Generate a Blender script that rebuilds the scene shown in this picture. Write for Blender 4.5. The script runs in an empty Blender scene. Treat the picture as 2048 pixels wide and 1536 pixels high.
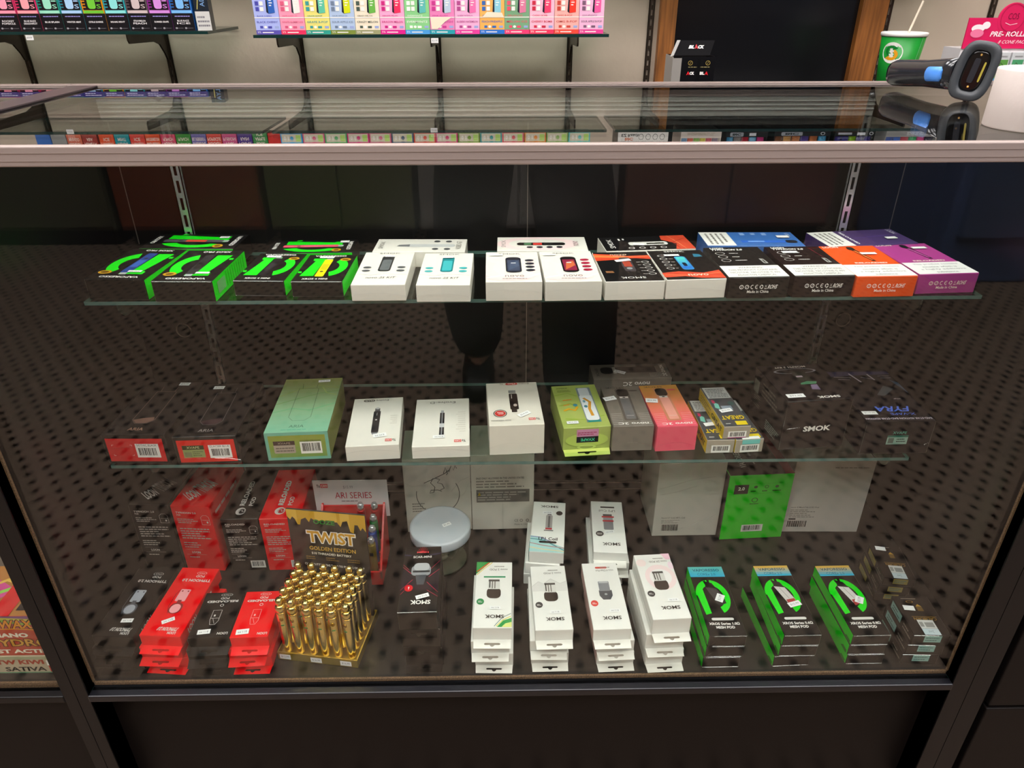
import bpy, bmesh, math, random
from mathutils import Vector, Matrix
random.seed(7)
sc = bpy.context.scene
COL = sc.collection

# ------------------------------------------------------------------ camera
CAM_POS = Vector((0.5607, -0.6791, 1.0866))
TH, PSI, ROLL, FPX = 0.5038, -0.014, -0.0019, 1444.97
fw = Vector((-math.sin(PSI)*math.cos(TH), math.cos(PSI)*math.cos(TH), -math.sin(TH)))
rt = Vector((math.cos(PSI), math.sin(PSI), 0))
up = rt.cross(fw)
r2 = rt*math.cos(ROLL)+up*math.sin(ROLL)
u2 = -rt*math.sin(ROLL)+up*math.cos(ROLL)
cd = bpy.data.cameras.new('camera')
cd.sensor_width = 36.0
cd.lens = 36.0*FPX/2048
cd.clip_start = 0.01
cam = bpy.data.objects.new('camera', cd)
COL.objects.link(cam)
M = Matrix((r2, u2, -fw)).transposed().to_4x4()
M.translation = CAM_POS
cam.matrix_world = M
sc.camera = cam

# ------------------------------------------------------------------ world, exposure
wd = bpy.data.worlds.new('world'); sc.world = wd; wd.use_nodes = True
wd.node_tree.nodes['Background'].inputs[0].default_value = (1.0, 0.97, 0.94, 1)
wd.node_tree.nodes['Background'].inputs[1].default_value = 0.0      # closed room, no sky
sc.view_settings.view_transform = 'Standard'
sc.view_settings.look = 'None'
sc.view_settings.exposure = 0.80
sc.view_settings.gamma = 1.0
sc.view_settings.use_curve_mapping = False
sc.cycles.transparent_max_bounces = 40
sc.cycles.max_bounces = 10
sc.cycles.diffuse_bounces = 4
sc.cycles.glossy_bounces = 5
LAMP_POWER = 7.5          # emission strength of the ceiling panels

# ------------------------------------------------------------------ helpers
def lin(h):
    h = h.lstrip('#')
    v = [int(h[i:i+2], 16)/255 for i in (0, 2, 4)]
    return tuple(c/12.92 if c <= .04045 else ((c+.055)/1.055)**2.4 for c in v)

MATS = {}
def mat(name, hexcol, rough=.5, metal=0., spec=.5, coat=0., emit=0.):
    if name in MATS: return MATS[name]
    m = bpy.data.materials.new(name); m.use_nodes = True
    b = m.node_tree.nodes['Principled BSDF']
    c = lin(hexcol)+(1,)
    b.inputs['Base Color'].default_value = c
    b.inputs['Roughness'].default_value = rough
    b.inputs['Metallic'].default_value = metal
    b.inputs['Specular IOR Level'].default_value = spec
    b.inputs['Coat Weight'].default_value = coat
    b.inputs['Coat Roughness'].default_value = .12
    if emit:
        b.inputs['Emission Color'].default_value = c
        b.inputs['Emission Strength'].default_value = emit
    MATS[name] = m
    return m

def noise_bump(m, scale, strength, dist=.002, color_amt=0., stretch=(1, 1, 1)):
    nt = m.node_tree; b = nt.nodes['Principled BSDF']
    tc = nt.nodes.new('ShaderNodeTexCoord'); mp = nt.nodes.new('ShaderNodeMapping')
    mp.inputs['Scale'].default_value = stretch
    n = nt.nodes.new('ShaderNodeTexNoise'); n.inputs['Scale'].default_value = scale
    n.inputs['Detail'].default_value = 4
    nt.links.new(tc.outputs['Object'], mp.inputs[0]); nt.links.new(mp.outputs[0], n.inputs['Vector'])
    bp = nt.nodes.new('ShaderNodeBump'); bp.inputs['Strength'].default_value = strength
    bp.inputs['Distance'].default_value = dist
    nt.links.new(n.outputs[0], bp.inputs['Height']); nt.links.new(bp.outputs[0], b.inputs['Normal'])
    if color_amt:
        mx = nt.nodes.new('ShaderNodeMix'); mx.data_type = 'RGBA'; mx.blend_type = 'MULTIPLY'
        mx.inputs[0].default_value = color_amt
        mx.inputs[6].default_value = b.inputs['Base Color'].default_value
        rp = nt.nodes.new('ShaderNodeValToRGB')
        rp.color_ramp.elements[0].position = .3; rp.color_ramp.elements[1].position = .7
        nt.links.new(n.outputs[0], rp.inputs[0]); nt.links.new(rp.outputs[0], mx.inputs[7])
        nt.links.new(mx.outputs[2], b.inputs['Base Color'])
    return m

def glass_mat(name, tint, f0=.043):
    """thin clear sheet: see-through with an angle dependent mirror reflection on each face"""
    if name in MATS: return MATS[name]
    m = bpy.data.materials.new(name); m.use_nodes = True
    nt = m.node_tree; nt.nodes.clear()
    out = nt.nodes.new('ShaderNodeOutputMaterial')
    tr = nt.nodes.new('ShaderNodeBsdfTransparent'); tr.inputs[0].default_value = lin(tint)+(1,)
    gl = nt.nodes.new('ShaderNodeBsdfGlossy'); gl.inputs['Roughness'].default_value = 0.0
    geo = nt.nodes.new('ShaderNodeNewGeometry')
    dot = nt.nodes.new('ShaderNodeVectorMath'); dot.operation = 'DOT_PRODUCT'
    nt.links.new(geo.outputs['Normal'], dot.inputs[0]); nt.links.new(geo.outputs['Incoming'], dot.inputs[1])
    def mth(op, a, b=None, bv=None):
        n = nt.nodes.new('ShaderNodeMath'); n.operation = op
        if isinstance(a, (int, float)): n.inputs[0].default_value = a
        else: nt.links.new(a, n.inputs[0])
        if b is not None: nt.links.new(b, n.inputs[1])
        elif bv is not None: n.inputs[1].default_value = bv
        return n.outputs[0]
    c = mth('ABSOLUTE', dot.outputs['Value'])
    o = mth('SUBTRACT', 1.0, c)
    p5 = mth('POWER', o, bv=5.0)
    f = mth('ADD', mth('MULTIPLY', p5, bv=1-f0), bv=f0)
    mx = nt.nodes.new('ShaderNodeMixShader')
    nt.links.new(f, mx.inputs[0]); nt.links.new(tr.outputs[0], mx.inputs[1]); nt.links.new(gl.outputs[0], mx.inputs[2])
    nt.links.new(mx.outputs[0], out.inputs[0])
    MATS[name] = m
    return m

def deep(h):         # printed blacks are much deeper than the picked screen values
    v = [int(h.lstrip('#')[i:i+2], 16) for i in (0, 2, 4)]
    m = max(v)
    return '#'+''.join('%02x' % int(c*(.62 if m <= 48 else .62+.38*(m-48)/40 if m < 88 else 1)) for c in v)
def pm(h):           # printed ink
    if h == 'film': return glass_mat('film_crease', '#fafafa', .14)
    return mat('print_'+h.lstrip('#'), deep(h), .38, 0, .3)
def carton(h):
    return mat('carton_'+h.lstrip('#'), deep(h), .30, 0, .35)

def link(name, me, parent=None, mats=()):
    o = bpy.data.objects.new(name, me)
    for m in mats: me.materials.append(m)
    COL.objects.link(o)
    if parent is not None: o.parent = parent
    return o
def tag(o, label=None, cat=None, group=None, kind=None):
    if label: o['label'] = label
    if cat: o['category'] = cat
    if group: o['group'] = group
    if kind: o['kind'] = kind
    return o
def empty(name, loc, rz=0., label=None, cat=None, group=None):
    o = bpy.data.objects.new(name, None); COL.objects.link(o)
    o.empty_display_size = .02
    o.location = loc; o.rotation_euler = (0, 0, rz)
    return tag(o, label, cat, group)
def me_from(bm, name):
    me = bpy.data.meshes.new(name); bm.to_mesh(me); bm.free(); return me
def bm_box(bm, x0, y0, z0, x1, y1, z1, mi=0):
    v = [bm.verts.new(p) for p in ((x0,y0,z0),(x1,y0,z0),(x1,y1,z0),(x0,y1,z0),(x0,y0,z1),(x1,y0,z1),(x1,y1,z1),(x0,y1,z1))]
    for f in ((0,3,2,1),(4,5,6,7),(0,1,5,4),(1,2,6,5),(2,3,7,6),(3,0,4,7)):
        fc = bm.faces.new([v[i] for i in f]); fc.material_index = mi
def slab(name, x0, y0, z0, x1, y1, z1, m, parent=None, bev=0.):
    bm = bmesh.new(); bm_box(bm, x0, y0, z0, x1, y1, z1)
    if bev: bmesh.ops.bevel(bm, geom=bm.edges[:], offset=bev, segments=2, affect='EDGES', profile=.5)
    return link(name, me_from(bm, name), parent, [m])
def boxes(name, lst, m, parent=None):
    bm = bmesh.new()
    for b in lst: bm_box(bm, *b)
    return link(name, me_from(bm, name), parent, [m])
def glass_slab(name, x0, y0, z0, x1, y1, z1, thin, gm, em, parent=None):
    """pane whose two broad faces are clear and whose cut edges show green; thin = axis of thickness"""
    bm = bmesh.new(); bm_box(bm, x0, y0, z0, x1, y1, z1)
    bm.normal_update()
    for f in bm.faces: f.material_index = 0 if abs(f.normal[thin]) > .9 else 1
    return link(name, me_from(bm, name), parent, [gm, em])
def struct(o): o['kind'] = 'structure'; return o
def lathe(name, prof, m, parent=None, n=28, smooth=True, cap=True):
    bm = bmesh.new(); rings = []
    for r, z in prof:
        rings.append([bm.verts.new((r*math.cos(2*math.pi*i/n), r*math.sin(2*math.pi*i/n), z)) for i in range(n)])
    for a, b in zip(rings, rings[1:]):
        for i in range(n):
            f = bm.faces.new((a[i], a[(i+1) % n], b[(i+1) % n], b[i])); f.smooth = smooth
    if cap:
        bm.faces.new(rings[0][::-1]); bm.faces.new(rings[-1])
    return link(name, me_from(bm, name), parent, [m])
def prism(name, pts, x0, x1, m, parent=None, axis='x'):
    """extrude a polygon: axis x -> pts are (y,z); axis y -> pts are (x,z); axis z -> pts are (x,y)"""
    bm = bmesh.new()
    def mk(p, t): return {'x': (t, p[0], p[1]), 'y': (p[0], t, p[1]), 'z': (p[0], p[1], t)}[axis]
    a = [bm.verts.new(mk(p, x0)) for p in pts]; b = [bm.verts.new(mk(p, x1)) for p in pts]
    bm.faces.new(a); bm.faces.new(b[::-1])
    n = len(pts)
    for i in range(n): bm.faces.new((a[i], b[i], b[(i+1) % n], a[(i+1) % n]))
    bmesh.ops.recalc_face_normals(bm, faces=bm.faces[:])
    return link(name, me_from(bm, name), parent, [m])
def loft(name, secs, m, parent=None, n=20):
    """secs: (centre, axis_a, axis_b, ra, rb, power) super-ellipse sections"""
    bm = bmesh.new(); rings = []
    for c, a, b, ra, rb, pw in secs:
        ring = []
        for i in range(n):
            t = 2*math.pi*i/n; ct, st = math.cos(t), math.sin(t)
            x = ra*math.copysign(abs(ct)**(2/pw), ct); y = rb*math.copysign(abs(st)**(2/pw), st)
            ring.append(bm.verts.new(Vector(c)+Vector(a)*x+Vector(b)*y))
        rings.append(ring)
    for p, q in zip(rings, rings[1:]):
        for i in range(n):
            f = bm.faces.new((p[i], p[(i+1) % n], q[(i+1) % n], q[i])); f.smooth = True
    bm.faces.new(rings[0][::-1]); bm.faces.new(rings[-1])
    bmesh.ops.recalc_face_normals(bm, faces=bm.faces[:])
    return link(name, me_from(bm, name), parent, [m])

# ------------------------------------------------------------------ lettering (built-in font -> flat outlines)
TXT = {}
def text_geo(s, bold=0.0):
    k = (s, bold)
    if k in TXT: return TXT[k]
    cu = bpy.data.curves.new('t', 'FONT'); cu.body = s; cu.resolution_u = 2; cu.fill_mode = 'FRONT'; cu.offset = bold
    ob = bpy.data.objects.new('t', cu)
    me = ob.to_mesh()
    vs = [(v.co.x, v.co.y) for v in me.vertices]; fs = [tuple(p.vertices) for p in me.polygons]
    ob.to_mesh_clear(); bpy.data.objects.remove(ob); bpy.data.curves.remove(cu)
    if not vs:
        TXT[k] = ([], []); return TXT[k]
    x0 = min(v[0] for v in vs); x1 = max(v[0] for v in vs); y0 = min(v[1] for v in vs); y1 = max(v[1] for v in vs)
    vs = [((v[0]-x0)/(x1-x0+1e-9)-.5, (v[1]-y0)/(y1-y0+1e-9)-.5) for v in vs]
    TXT[k] = (vs, fs)
    return TXT[k]

class Art:
    """collects flat printed shapes of many inks on the faces of a w x d x h carton into one mesh"""
    def __init__(self, w, d, h, orient=None):
        self.w, self.d, self.h = w, d, h
        self.o = orient or {}
        self.v, self.f, self.mi, self.cols, self.k, self.clip, self.zmax = [], [], [], [], 0, True, None
    def dims(self, face):
        W, H = {'T': (self.w, self.d), 'F': (self.w, self.h), 'R': (self.d, self.h), 'L': (self.d, self.h)}[face]
        return (H, W) if self.o.get(face, 0) in (90, 270) else (W, H)
    def put(self, face, pts, faces, col, lift=None):
        W, H = {'T': (self.w, self.d), 'F': (self.w, self.h), 'R': (self.d, self.h), 'L': (self.d, self.h)}[face]
        o = self.o.get(face, 0); e = .00022+.00003*self.k; self.k += 1
        if col not in self.cols: self.cols.append(col)
        ci = self.cols.index(col); b = len(self.v)
        e0 = e
        for n_, (a, c) in enumerate(pts):
            e = e0+(lift[n_] if lift else 0)
            if o == 0: u, v = a, c
            elif o == 180: u, v = W-a, H-c
            elif o == 270: u, v = c, H-a
            else: u, v = W-c, a
            if self.clip: u, v = min(max(u, 0), W), min(max(v, 0), H)
            if face == 'T': p = (-self.w/2+u, v, self.h+e)
            elif face == 'F': p = (-self.w/2+u, -e, min(v, self.zmax) if self.zmax else v)
            elif face == 'R': p = (self.w/2+e, u, v)
            else: p = (-self.w/2-e, self.d-u, v)
            self.v.append(p)
        for f in faces:
            self.f.append(tuple(i+b for i in f)); self.mi.append(ci)
    def run(self, items):
        for it in items: getattr(self, 'i_'+it[0])(*it[1:])
        return self
    def i_r(self, face, u0, v0, u1, v1, col):
        W, H = self.dims(face)
        self.put(face, [(u0*W, v0*H), (u1*W, v0*H), (u1*W, v1*H), (u0*W, v1*H)], [(0, 1, 2, 3)], col)
    def i_g(self, face, u0, v0, u1, v1, c0, c1, n=8):
        a, b = lin(c0), lin(c1)
        for i in range(n):
            t = i/(n-1); col = ''.join('%02x' % int(255*max(0, min(1, (x*(1-t)+y*t)))**(1/2.2)) for x, y in zip(a, b))
            self.k -= 1 if i else 0
            self.i_r(face, u0, v0+(v1-v0)*i/n, u1, v0+(v1-v0)*(i+1)/n, '#'+col)
    def i_p(self, face, pts, col):
        W, H = self.dims(face)
        self.put(face, [(u*W, v*H) for u, v in pts], [tuple(range(len(pts)))], col)
    def i_e(self, face, cu, cv, ru, rv, col, n=20):
        W, H = self.dims(face)
        self.put(face, [((cu+ru*math.cos(2*math.pi*i/n))*W, (cv+rv*math.sin(2*math.pi*i/n))*H) for i in range(n)], [tuple(range(n))], col)
    def i_o(self, face, cu, cv, ru, rv, th, col, a0=0, a1=360, n=24):
        W, H = self.dims(face); pts, fs = [], []
        for i in range(n+1):
            t = math.radians(a0+(a1-a0)*i/n)
            for s in (1, 1-th): pts.append(((cu+s*ru*math.cos(t))*W, (cv+s*rv*math.sin(t))*H))
        for i in range(n): fs.append((2*i, 2*i+2, 2*i+3, 2*i+1))
        self.put(face, pts, fs, col)
    def i_q(self, face, u0, v0, u1, v1, col, r=.25):    # rounded rectangle
        W, H = self.dims(face); x0, y0, x1, y1 = u0*W, v0*H, u1*W, v1*H
        r = r*min(x1-x0, y1-y0); pts = []
        for cx, cy, a in ((x1-r, y1-r, 0), (x0+r, y1-r, 90), (x0+r, y0+r, 180), (x1-r, y0+r, 270)):
            for j in range(5):
                t = math.radians(a+22.5*j); pts.append((cx+r*math.cos(t), cy+r*math.sin(t)))
        self.put(face, pts, [tuple(range(len(pts)))], col)
    def i_s(self, face, pts, wmm, col):                 # stroke
        W, H = self.dims(face); P = [Vector((u*W, v*H)) for u, v in pts]; w = wmm/2000
        vs, fs = [], []
        if col == 'film':
            up_ = []
            for i, p in enumerate(P):
                t = (P[min(i+1, len(P)-1)]-P[max(i-1, 0)]).normalized(); nrm = Vector((-t.y, t.x))*w*1.3
                vs += [tuple(p-nrm), tuple(p), tuple(p+nrm)]; up_ += [0, .00045, 0]
            for i in range(len(P)-1): fs += [(3*i, 3*i+3, 3*i+4, 3*i+1), (3*i+1, 3*i+4, 3*i+5, 3*i+2)]
            return self.put(face, vs, fs, col, up_)
        for i, p in enumerate(P):
            t = (P[min(i+1, len(P)-1)]-P[max(i-1, 0)]).normalized(); nrm = Vector((-t.y, t.x))*w
            vs += [tuple(p-nrm), tuple(p+nrm)]
        for i in range(len(P)-1): fs.append((2*i, 2*i+2, 2*i+3, 2*i+1))
        self.put(face, vs, fs, col)
    def i_t(self, face, s, u, v, wid, hgt, col, rot=0, bold=0.0, sh=0.0):
        W, H = self.dims(face); vs, fs = text_geo(s, bold)
        if rot in (90, 270): L, T = wid*H, hgt*W
        else: L, T = wid*W, hgt*H
        c, si = math.cos(math.radians(rot)), math.sin(math.radians(rot)); pts = []
        for x, y in vs:
            X, Y = x*L+sh*y*T*2, y*T
            pts.append((u*W+X*c-Y*si, v*H+X*si+Y*c))
        if fs: self.put(face, pts, fs, col)
    def i_b(self, face, u0, v0, u1, v1, bg='#e8e6e0'):  # barcode label
        if bg: self.i_r(face, u0, v0, u1, v1, bg)
        rnd = random.Random(int((u0+v0)*1e4)); W, H = self.dims(face); x = u0+(u1-u0)*.08; vs, fs = [], []
        while x < u1-(u1-u0)*.1:
            bw = (u1-u0)*rnd.choice((.015, .03, .045)); b = len(vs)
            vs += [(x*W, (v0+(v1-v0)*.2)*H), ((x+bw)*W, (v0+(v1-v0)*.2)*H), ((x+bw)*W, (v1-(v1-v0)*.12)*H), (x*W, (v1-(v1-v0)*.12)*H)]
            fs.append((b, b+1, b+2, b+3)); x += bw+(u1-u0)*rnd.choice((.015, .03))
        self.put(face, vs, fs, '#2a2826')
    def i_l(self, face, u0, v0, u1, v1, n, col):        # rows of fine print too small to read
        rnd = random.Random(int((u0*3+v0*7+n)*1e3)); W, H = self.dims(face); vs, fs = [], []
        for i in range(n):
            y0 = v0+(v1-v0)*(i+.2)/n; y1 = v0+(v1-v0)*(i+.62)/n; x = u0
            end = u1-(u1-u0)*rnd.choice((0, .05, .2, .35))
            while x < end:
                ww = min((u1-u0)*rnd.uniform(.08, .2), end-x); b = len(vs)
                vs += [(x*W, y0*H), ((x+ww)*W, y0*H), ((x+ww)*W, y1*H), (x*W, y1*H)]
                fs.append((b, b+1, b+2, b+3)); x += ww+(u1-u0)*.025
        self.put(face, vs, fs, col)
    def build(self, name, parent):
        me = bpy.data.meshes.new(name); me.from_pydata(self.v, [], self.f)
        me.polygons.foreach_set('material_index', self.mi); me.update()
        return link(name, me, parent, [pm(c) for c in self.cols])

CART = {}
def carton_mesh(w, d, h, cols):
    k = (round(w, 4), round(d, 4), round(h, 4), tuple(sorted(cols.items())))
    if k in CART: return CART[k]
    bm = bmesh.new(); bm_box(bm, -w/2, 0, 0, w/2, d, h); bm.normal_update()
    names = []
    for f in bm.faces:
        n = f.normal
        key = 'T' if n.z > .5 else 'B' if n.z < -.5 else 'F' if n.y < -.5 else 'K' if n.y > .5 else 'R' if n.x > .5 else 'L'
        c = cols.get(key, cols['*'])
        if c not in names: names.append(c)
        f.material_index = names.index(c)
    bmesh.ops.bevel(bm, geom=bm.edges[:], offset=.0006, segments=1, affect='EDGES')
    me = me_from(bm, 'carton')
    for c in names: me.materials.append(carton(c))
    CART[k] = me
    return me

TAB = {}
def tab_mesh(w, L, col):
    """thin card tab with a euro slot, lying in the xy plane, running from y=0 to y=-L"""
    k = (round(w, 4), round(L, 4), col)
    if k in TAB: return TAB[k]
    bm = bmesh.new()
    def loop(pts):
        vs = [bm.verts.new((x, y, 0)) for x, y in pts]
        return [bm.edges.new((vs[i], vs[(i+1) % len(vs)])) for i in range(len(vs))]
    e = loop([(-w/2, 0), (w/2, 0), (w/2*.97, -L), (-w/2*.97, -L)])
    a, b, m = w*.19, L*.11, L*.5
    s = [(a, m*-1+b), (a+b, -m), (a, -m-b)] + [(w*.06, -m-b), (w*.045, -m-b*2.2), (0, -m-b*3), (-w*.045, -m-b*2.2), (-w*.06, -m-b)] + [(-a, -m-b), (-a-b, -m), (-a, -m+b)]
    e += loop(s)
    bmesh.ops.triangle_fill(bm, use_beauty=True, edges=e)
    r = bmesh.ops.extrude_face_region(bm, geom=bm.faces[:])
    bmesh.ops.translate(bm, vec=(0, 0, .0006), verts=[g for g in r['geom'] if isinstance(g, bmesh.types.BMVert)])
    bmesh.ops.recalc_face_normals(bm, faces=bm.faces[:])
    me = me_from(bm, 'hang_tab'); me.materials.append(carton(col)); TAB[k] = me
    return me

def sticker(parent, w, d, h, face, u, v, wid, hgt, rot, txt):
    """white price label with grey figures stuck on a face; wid/hgt in mm; rot in degrees, counter-clockwise as seen"""
    a = Art(w, d, h); a.k = 45; a.clip = False
    W, H = a.dims(face); cx, cy = u*W, v*H; c, s = math.cos(math.radians(rot)), math.sin(math.radians(rot))
    wm, hm = wid/1000, hgt/1000
    def R(x, y): return (cx+x*c-y*s, cy+x*s+y*c)
    a.put(face, [R(-wm/2, -hm/2), R(wm/2, -hm/2), R(wm/2, hm/2), R(-wm/2, hm/2)], [(0, 1, 2, 3)], '#f2f2f2')
    if txt:
        vs, fs = text_geo(txt); a.put(face, [R(x*wm*.7, y*hm*.42) for x, y in vs], fs, '#77777c')
    a.build('price_sticker', parent)

def box(name, label, loc, rz, size, cols, art=(), stk=(), orient=None, group=None, tab=None, cat='box'):
    w, d, h = size
    if isinstance(cols, str): cols = {'*': cols}
    o = empty(name, loc, math.radians(rz), label, cat, group)
    c = bpy.data.objects.new('carton', carton_mesh(w, d, h, cols)); COL.objects.link(c); c.parent = o
    if art: Art(w, d, h, orient).run(art).build('printed_artwork', o)
    for s in stk: sticker(o, w, d, h, *s)
    if tab:
        L, tc, droop = tab
        t = bpy.data.objects.new('hang_tab', tab_mesh(w*.98, L, tc)); COL.objects.link(t); t.parent = o
        t.location = (0, -0.0001, .0012); t.rotation_euler = (math.radians(droop), 0, 0)
    return o

# ------------------------------------------------------------------ shared materials
M_BLACK = mat('case_black_laminate', '#1d1917', .42, 0, .4)
noise_bump(M_BLACK, 60, .04, .001)
M_FRAME = mat('case_dark_metal', '#0e0d0f', .4, .1, .3)
M_KICK = mat('kick_panel', '#14100f', .5, 0, .15)
M_INNER = mat('case_inner_black', '#0f0e0f', .4, 0, .25)
M_DECK = mat('deck_charcoal', '#1c1a19', .35, 0, .35)
M_ALU = mat('brushed_aluminium', '#a39590', .42, .4, .5)
M_CHROME = mat('chrome', '#d8d8da', .2, .75, .5)
M_PART = noise_bump(mat('particle_board', '#8a6a4c', .85), 900, .5, .001, .75)
M_GLASS = glass_mat('clear_glass', '#fbfdfb')
M_GLASS_TOP = glass_mat('counter_glass', '#f0f2f0')
M_SHELF = glass_mat('shelf_glass', '#f0f7f3', .02)
M_EDGE = mat('glass_edge_green', '#55736e', .25, 0, .5)
M_EDGE_SHADE = mat('glass_edge_shaded', '#12302e', .2, 0, .6)  # same glass edge as above, with shade put into the colour
M_BRONZE = mat('bronze_metal', '#3a2f26', .4, .5)
M_WOOD = noise_bump(mat('oak_trim', '#a9682f', .45), 14, .15, .001, .55, (9, 9, .6))
M_WALL = noise_bump(mat('wall_paint', '#b8a896', .75), 22, .35, .006)
M_SCREW = M_CHROME

# carpet: taupe pile with staggered dark tufts
def carpet():
    m = bpy.data.materials.new('carpet'); m.use_nodes = True; nt = m.node_tree
    b = nt.nodes['Principled BSDF']; b.inputs['Roughness'].default_value = .95
    b.inputs['Specular IOR Level'].default_value = .1
    tc = nt.nodes.new('ShaderNodeTexCoord')
    ns = nt.nodes.new('ShaderNodeTexNoise'); ns.inputs['Scale'].default_value = 30
    nt.links.new(tc.outputs['Object'], ns.inputs['Vector'])
    def node(t, **k):
        n = nt.nodes.new(t)
        for a, v in k.items(): setattr(n, a, v)
        return n
    wob = node('ShaderNodeVectorMath', operation='MULTIPLY_ADD')
    nt.links.new(ns.outputs['Color'], wob.inputs[0]); wob.inputs[1].default_value = (.008, .008, 0)
    nt.links.new(tc.outputs['Object'], wob.inputs[2])
    def dots(off):
        sx = node('ShaderNodeVectorMath', operation='MULTIPLY_ADD')
        nt.links.new(wob.outputs[0], sx.inputs[0]); sx.inputs[1].default_value = (1/.056, 1/.068, 0); sx.inputs[2].default_value = (off, off, 0)
        fr = node('ShaderNodeVectorMath', operation='FRACTION'); nt.links.new(sx.outputs[0], fr.inputs[0])
        sb = node('ShaderNodeVectorMath', operation='SUBTRACT'); nt.links.new(fr.outputs[0], sb.inputs[0]); sb.inputs[1].default_value = (.5, .5, 0)
        ln = node('ShaderNodeVectorMath', operation='LENGTH'); nt.links.new(sb.outputs[0], ln.inputs[0])
        return ln.outputs['Value']
    mn = node('ShaderNodeMath', operation='MINIMUM')
    nt.links.new(dots(0), mn.inputs[0]); nt.links.new(dots(.5), mn.inputs[1])
    rp = node('ShaderNodeValToRGB')
    rp.color_ramp.elements[0].position = .11; rp.color_ramp.elements[0].color = (.06, .05, .045, 1)
    rp.color_ramp.elements[1].position = .20; rp.color_ramp.elements[1].color = (1, 1, 1, 1)
    nt.links.new(mn.outputs[0], rp.inputs[0])
    n2 = node('ShaderNodeTexNoise'); n2.inputs['Scale'].default_value = 2.2; n2.inputs['Detail'].default_value = 2
    nt.links.new(tc.outputs['Object'], n2.inputs['Vector'])
    cr = node('ShaderNodeValToRGB')
    cr.color_ramp.elements[0].position = .35; cr.color_ramp.elements[0].color = lin('#978271')+(1,)
    cr.color_ramp.elements[1].position = .65; cr.color_ramp.elements[1].color = lin('#978271')+(1,)
    nt.links.new(n2.outputs[0], cr.inputs[0])
    mx = node('ShaderNodeMix', data_type='RGBA', blend_type='MULTIPLY'); mx.inputs[0].default_value = 1
    nt.links.new(cr.outputs[0], mx.inputs[6]); nt.links.new(rp.outputs[0], mx.inputs[7])
    nt.links.new(mx.outputs[2], b.inputs['Base Color'])
    n3 = node('ShaderNodeTexNoise'); n3.inputs['Scale'].default_value = 260
    nt.links.new(tc.outputs['Object'], n3.inputs['Vector'])
    bp = node('ShaderNodeBump'); bp.inputs['Strength'].default_value = .6; bp.inputs['Distance'].default_value = .004
    nt.links.new(n3.outputs[0], bp.inputs['Height']); nt.links.new(bp.outputs[0], b.inputs['Normal'])
    return m
M_CARPET = carpet()

# ------------------------------------------------------------------ room shell
RX0, RX1, RY0, RY1, RZ = -2.4, 3.4, -3.0, 1.56, 2.7
struct(slab('floor', RX0, RY0, -.05, RX1, RY1, 0, M_CARPET))
struct(slab('ceiling', RX0, RY0, RZ, RX1, RY1, RZ+.05, noise_bump(mat('ceiling_tile', '#d8d4cc', .9), 80, .4)))
struct(slab('wall_back', RX0, RY1, 0, RX1, RY1+.08, RZ, M_WALL))
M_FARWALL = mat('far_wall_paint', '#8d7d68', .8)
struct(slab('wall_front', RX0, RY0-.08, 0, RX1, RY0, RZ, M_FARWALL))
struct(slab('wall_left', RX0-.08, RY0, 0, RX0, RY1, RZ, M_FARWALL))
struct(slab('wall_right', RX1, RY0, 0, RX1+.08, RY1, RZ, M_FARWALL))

# ceiling panels
M_LAMP = mat('lamp_diffuser', '#fcf9f8', .6, emit=LAMP_POWER)
M_LFR = mat('lamp_frame', '#e8e6e2', .5)
def lamp(x, y, lab):
    r = empty('ceiling_light_offscreen', (x, y, RZ), 0, lab, 'light', 'ceiling light panels')
    boxes('frame', [(-.63, -.33, -.03, .63, -.3, 0), (-.63, .3, -.03, .63, .33, 0), (-.63, -.3, -.03, -.6, .3, 0), (.6, -.3, -.03, .63, .3, 0)], M_LFR, r)
    slab('diffuser_offscreen', -.6, -.3, -.02, .6, .3, -.012, M_LAMP, r)
for i, (x, y, lab) in enumerate((( -.9, -.45, 'ceiling light panel above the aisle, beside the left wall'), (.6, -.45, 'ceiling light panel above the front edge of the glass display case'),
                  (2.1, -.45, 'ceiling light panel above the aisle, beside the right wall'), (-.4, .85, 'ceiling light panel in front of the wall shelves'),
                  (1.4, .85, 'ceiling light panel in front of the black wall panel'), (-.9, -1.45, 'added ceiling fill panel behind the photographer, beside the left wall'), (.6, -1.45, 'added ceiling fill panel right behind the photographer'), (2.1, -1.45, 'added ceiling fill panel near the navy cooler'))):  # last row is added, unseen fill that pushes light through the front glass
    lamp(x, y, lab)

# far side of the shop, seen only mirrored in the front glass
def cabinet(x0, x1, h, col, lab, y=RY0, dep=.32, nd=2):
    r = empty('storage_cabinet', ((x0+x1)/2, y+.005, 0), 0, lab, 'cabinet', 'cabinets along the far wall')
    m = mat('cabinet_'+col.strip('#'), col, .4); w = x1-x0
    slab('body', -w/2, 0, .08, w/2, dep-.02, h, m, r)
    slab('plinth', -w/2+.02, 0, 0, w/2-.02, dep-.06, .08, M_BLACK, r)
    for i in range(nd):
        a = -w/2+w*i/nd; d = slab('door', a+.006, dep-.02, .1, a+w/nd-.006, dep, h-.02, m, r, .004)
        slab('handle', a+w/nd*.85, dep, h*.5, a+w/nd*.85+.012, dep+.02, h*.5+.12, M_CHROME, d)
cabinet(-2.35, -1.25, 1.0, '#5f5c48', 'dark olive low cabinet beside the left wall')
cabinet(-1.22, -.55, 1.6, '#8a4226', 'tall reddish brown wooden cabinet against the far wall')
cabinet(-.52, .15, 1.2, '#626640', 'green-grey cabinet between the two brown cabinets')
cabinet(.18, 1.1, 1.1, '#85817e', 'grey cabinet behind the photographer')
cabinet(1.13, 2.1, 1.5, '#70483a', 'wide dark brown cabinet beside the navy cooler')
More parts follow.
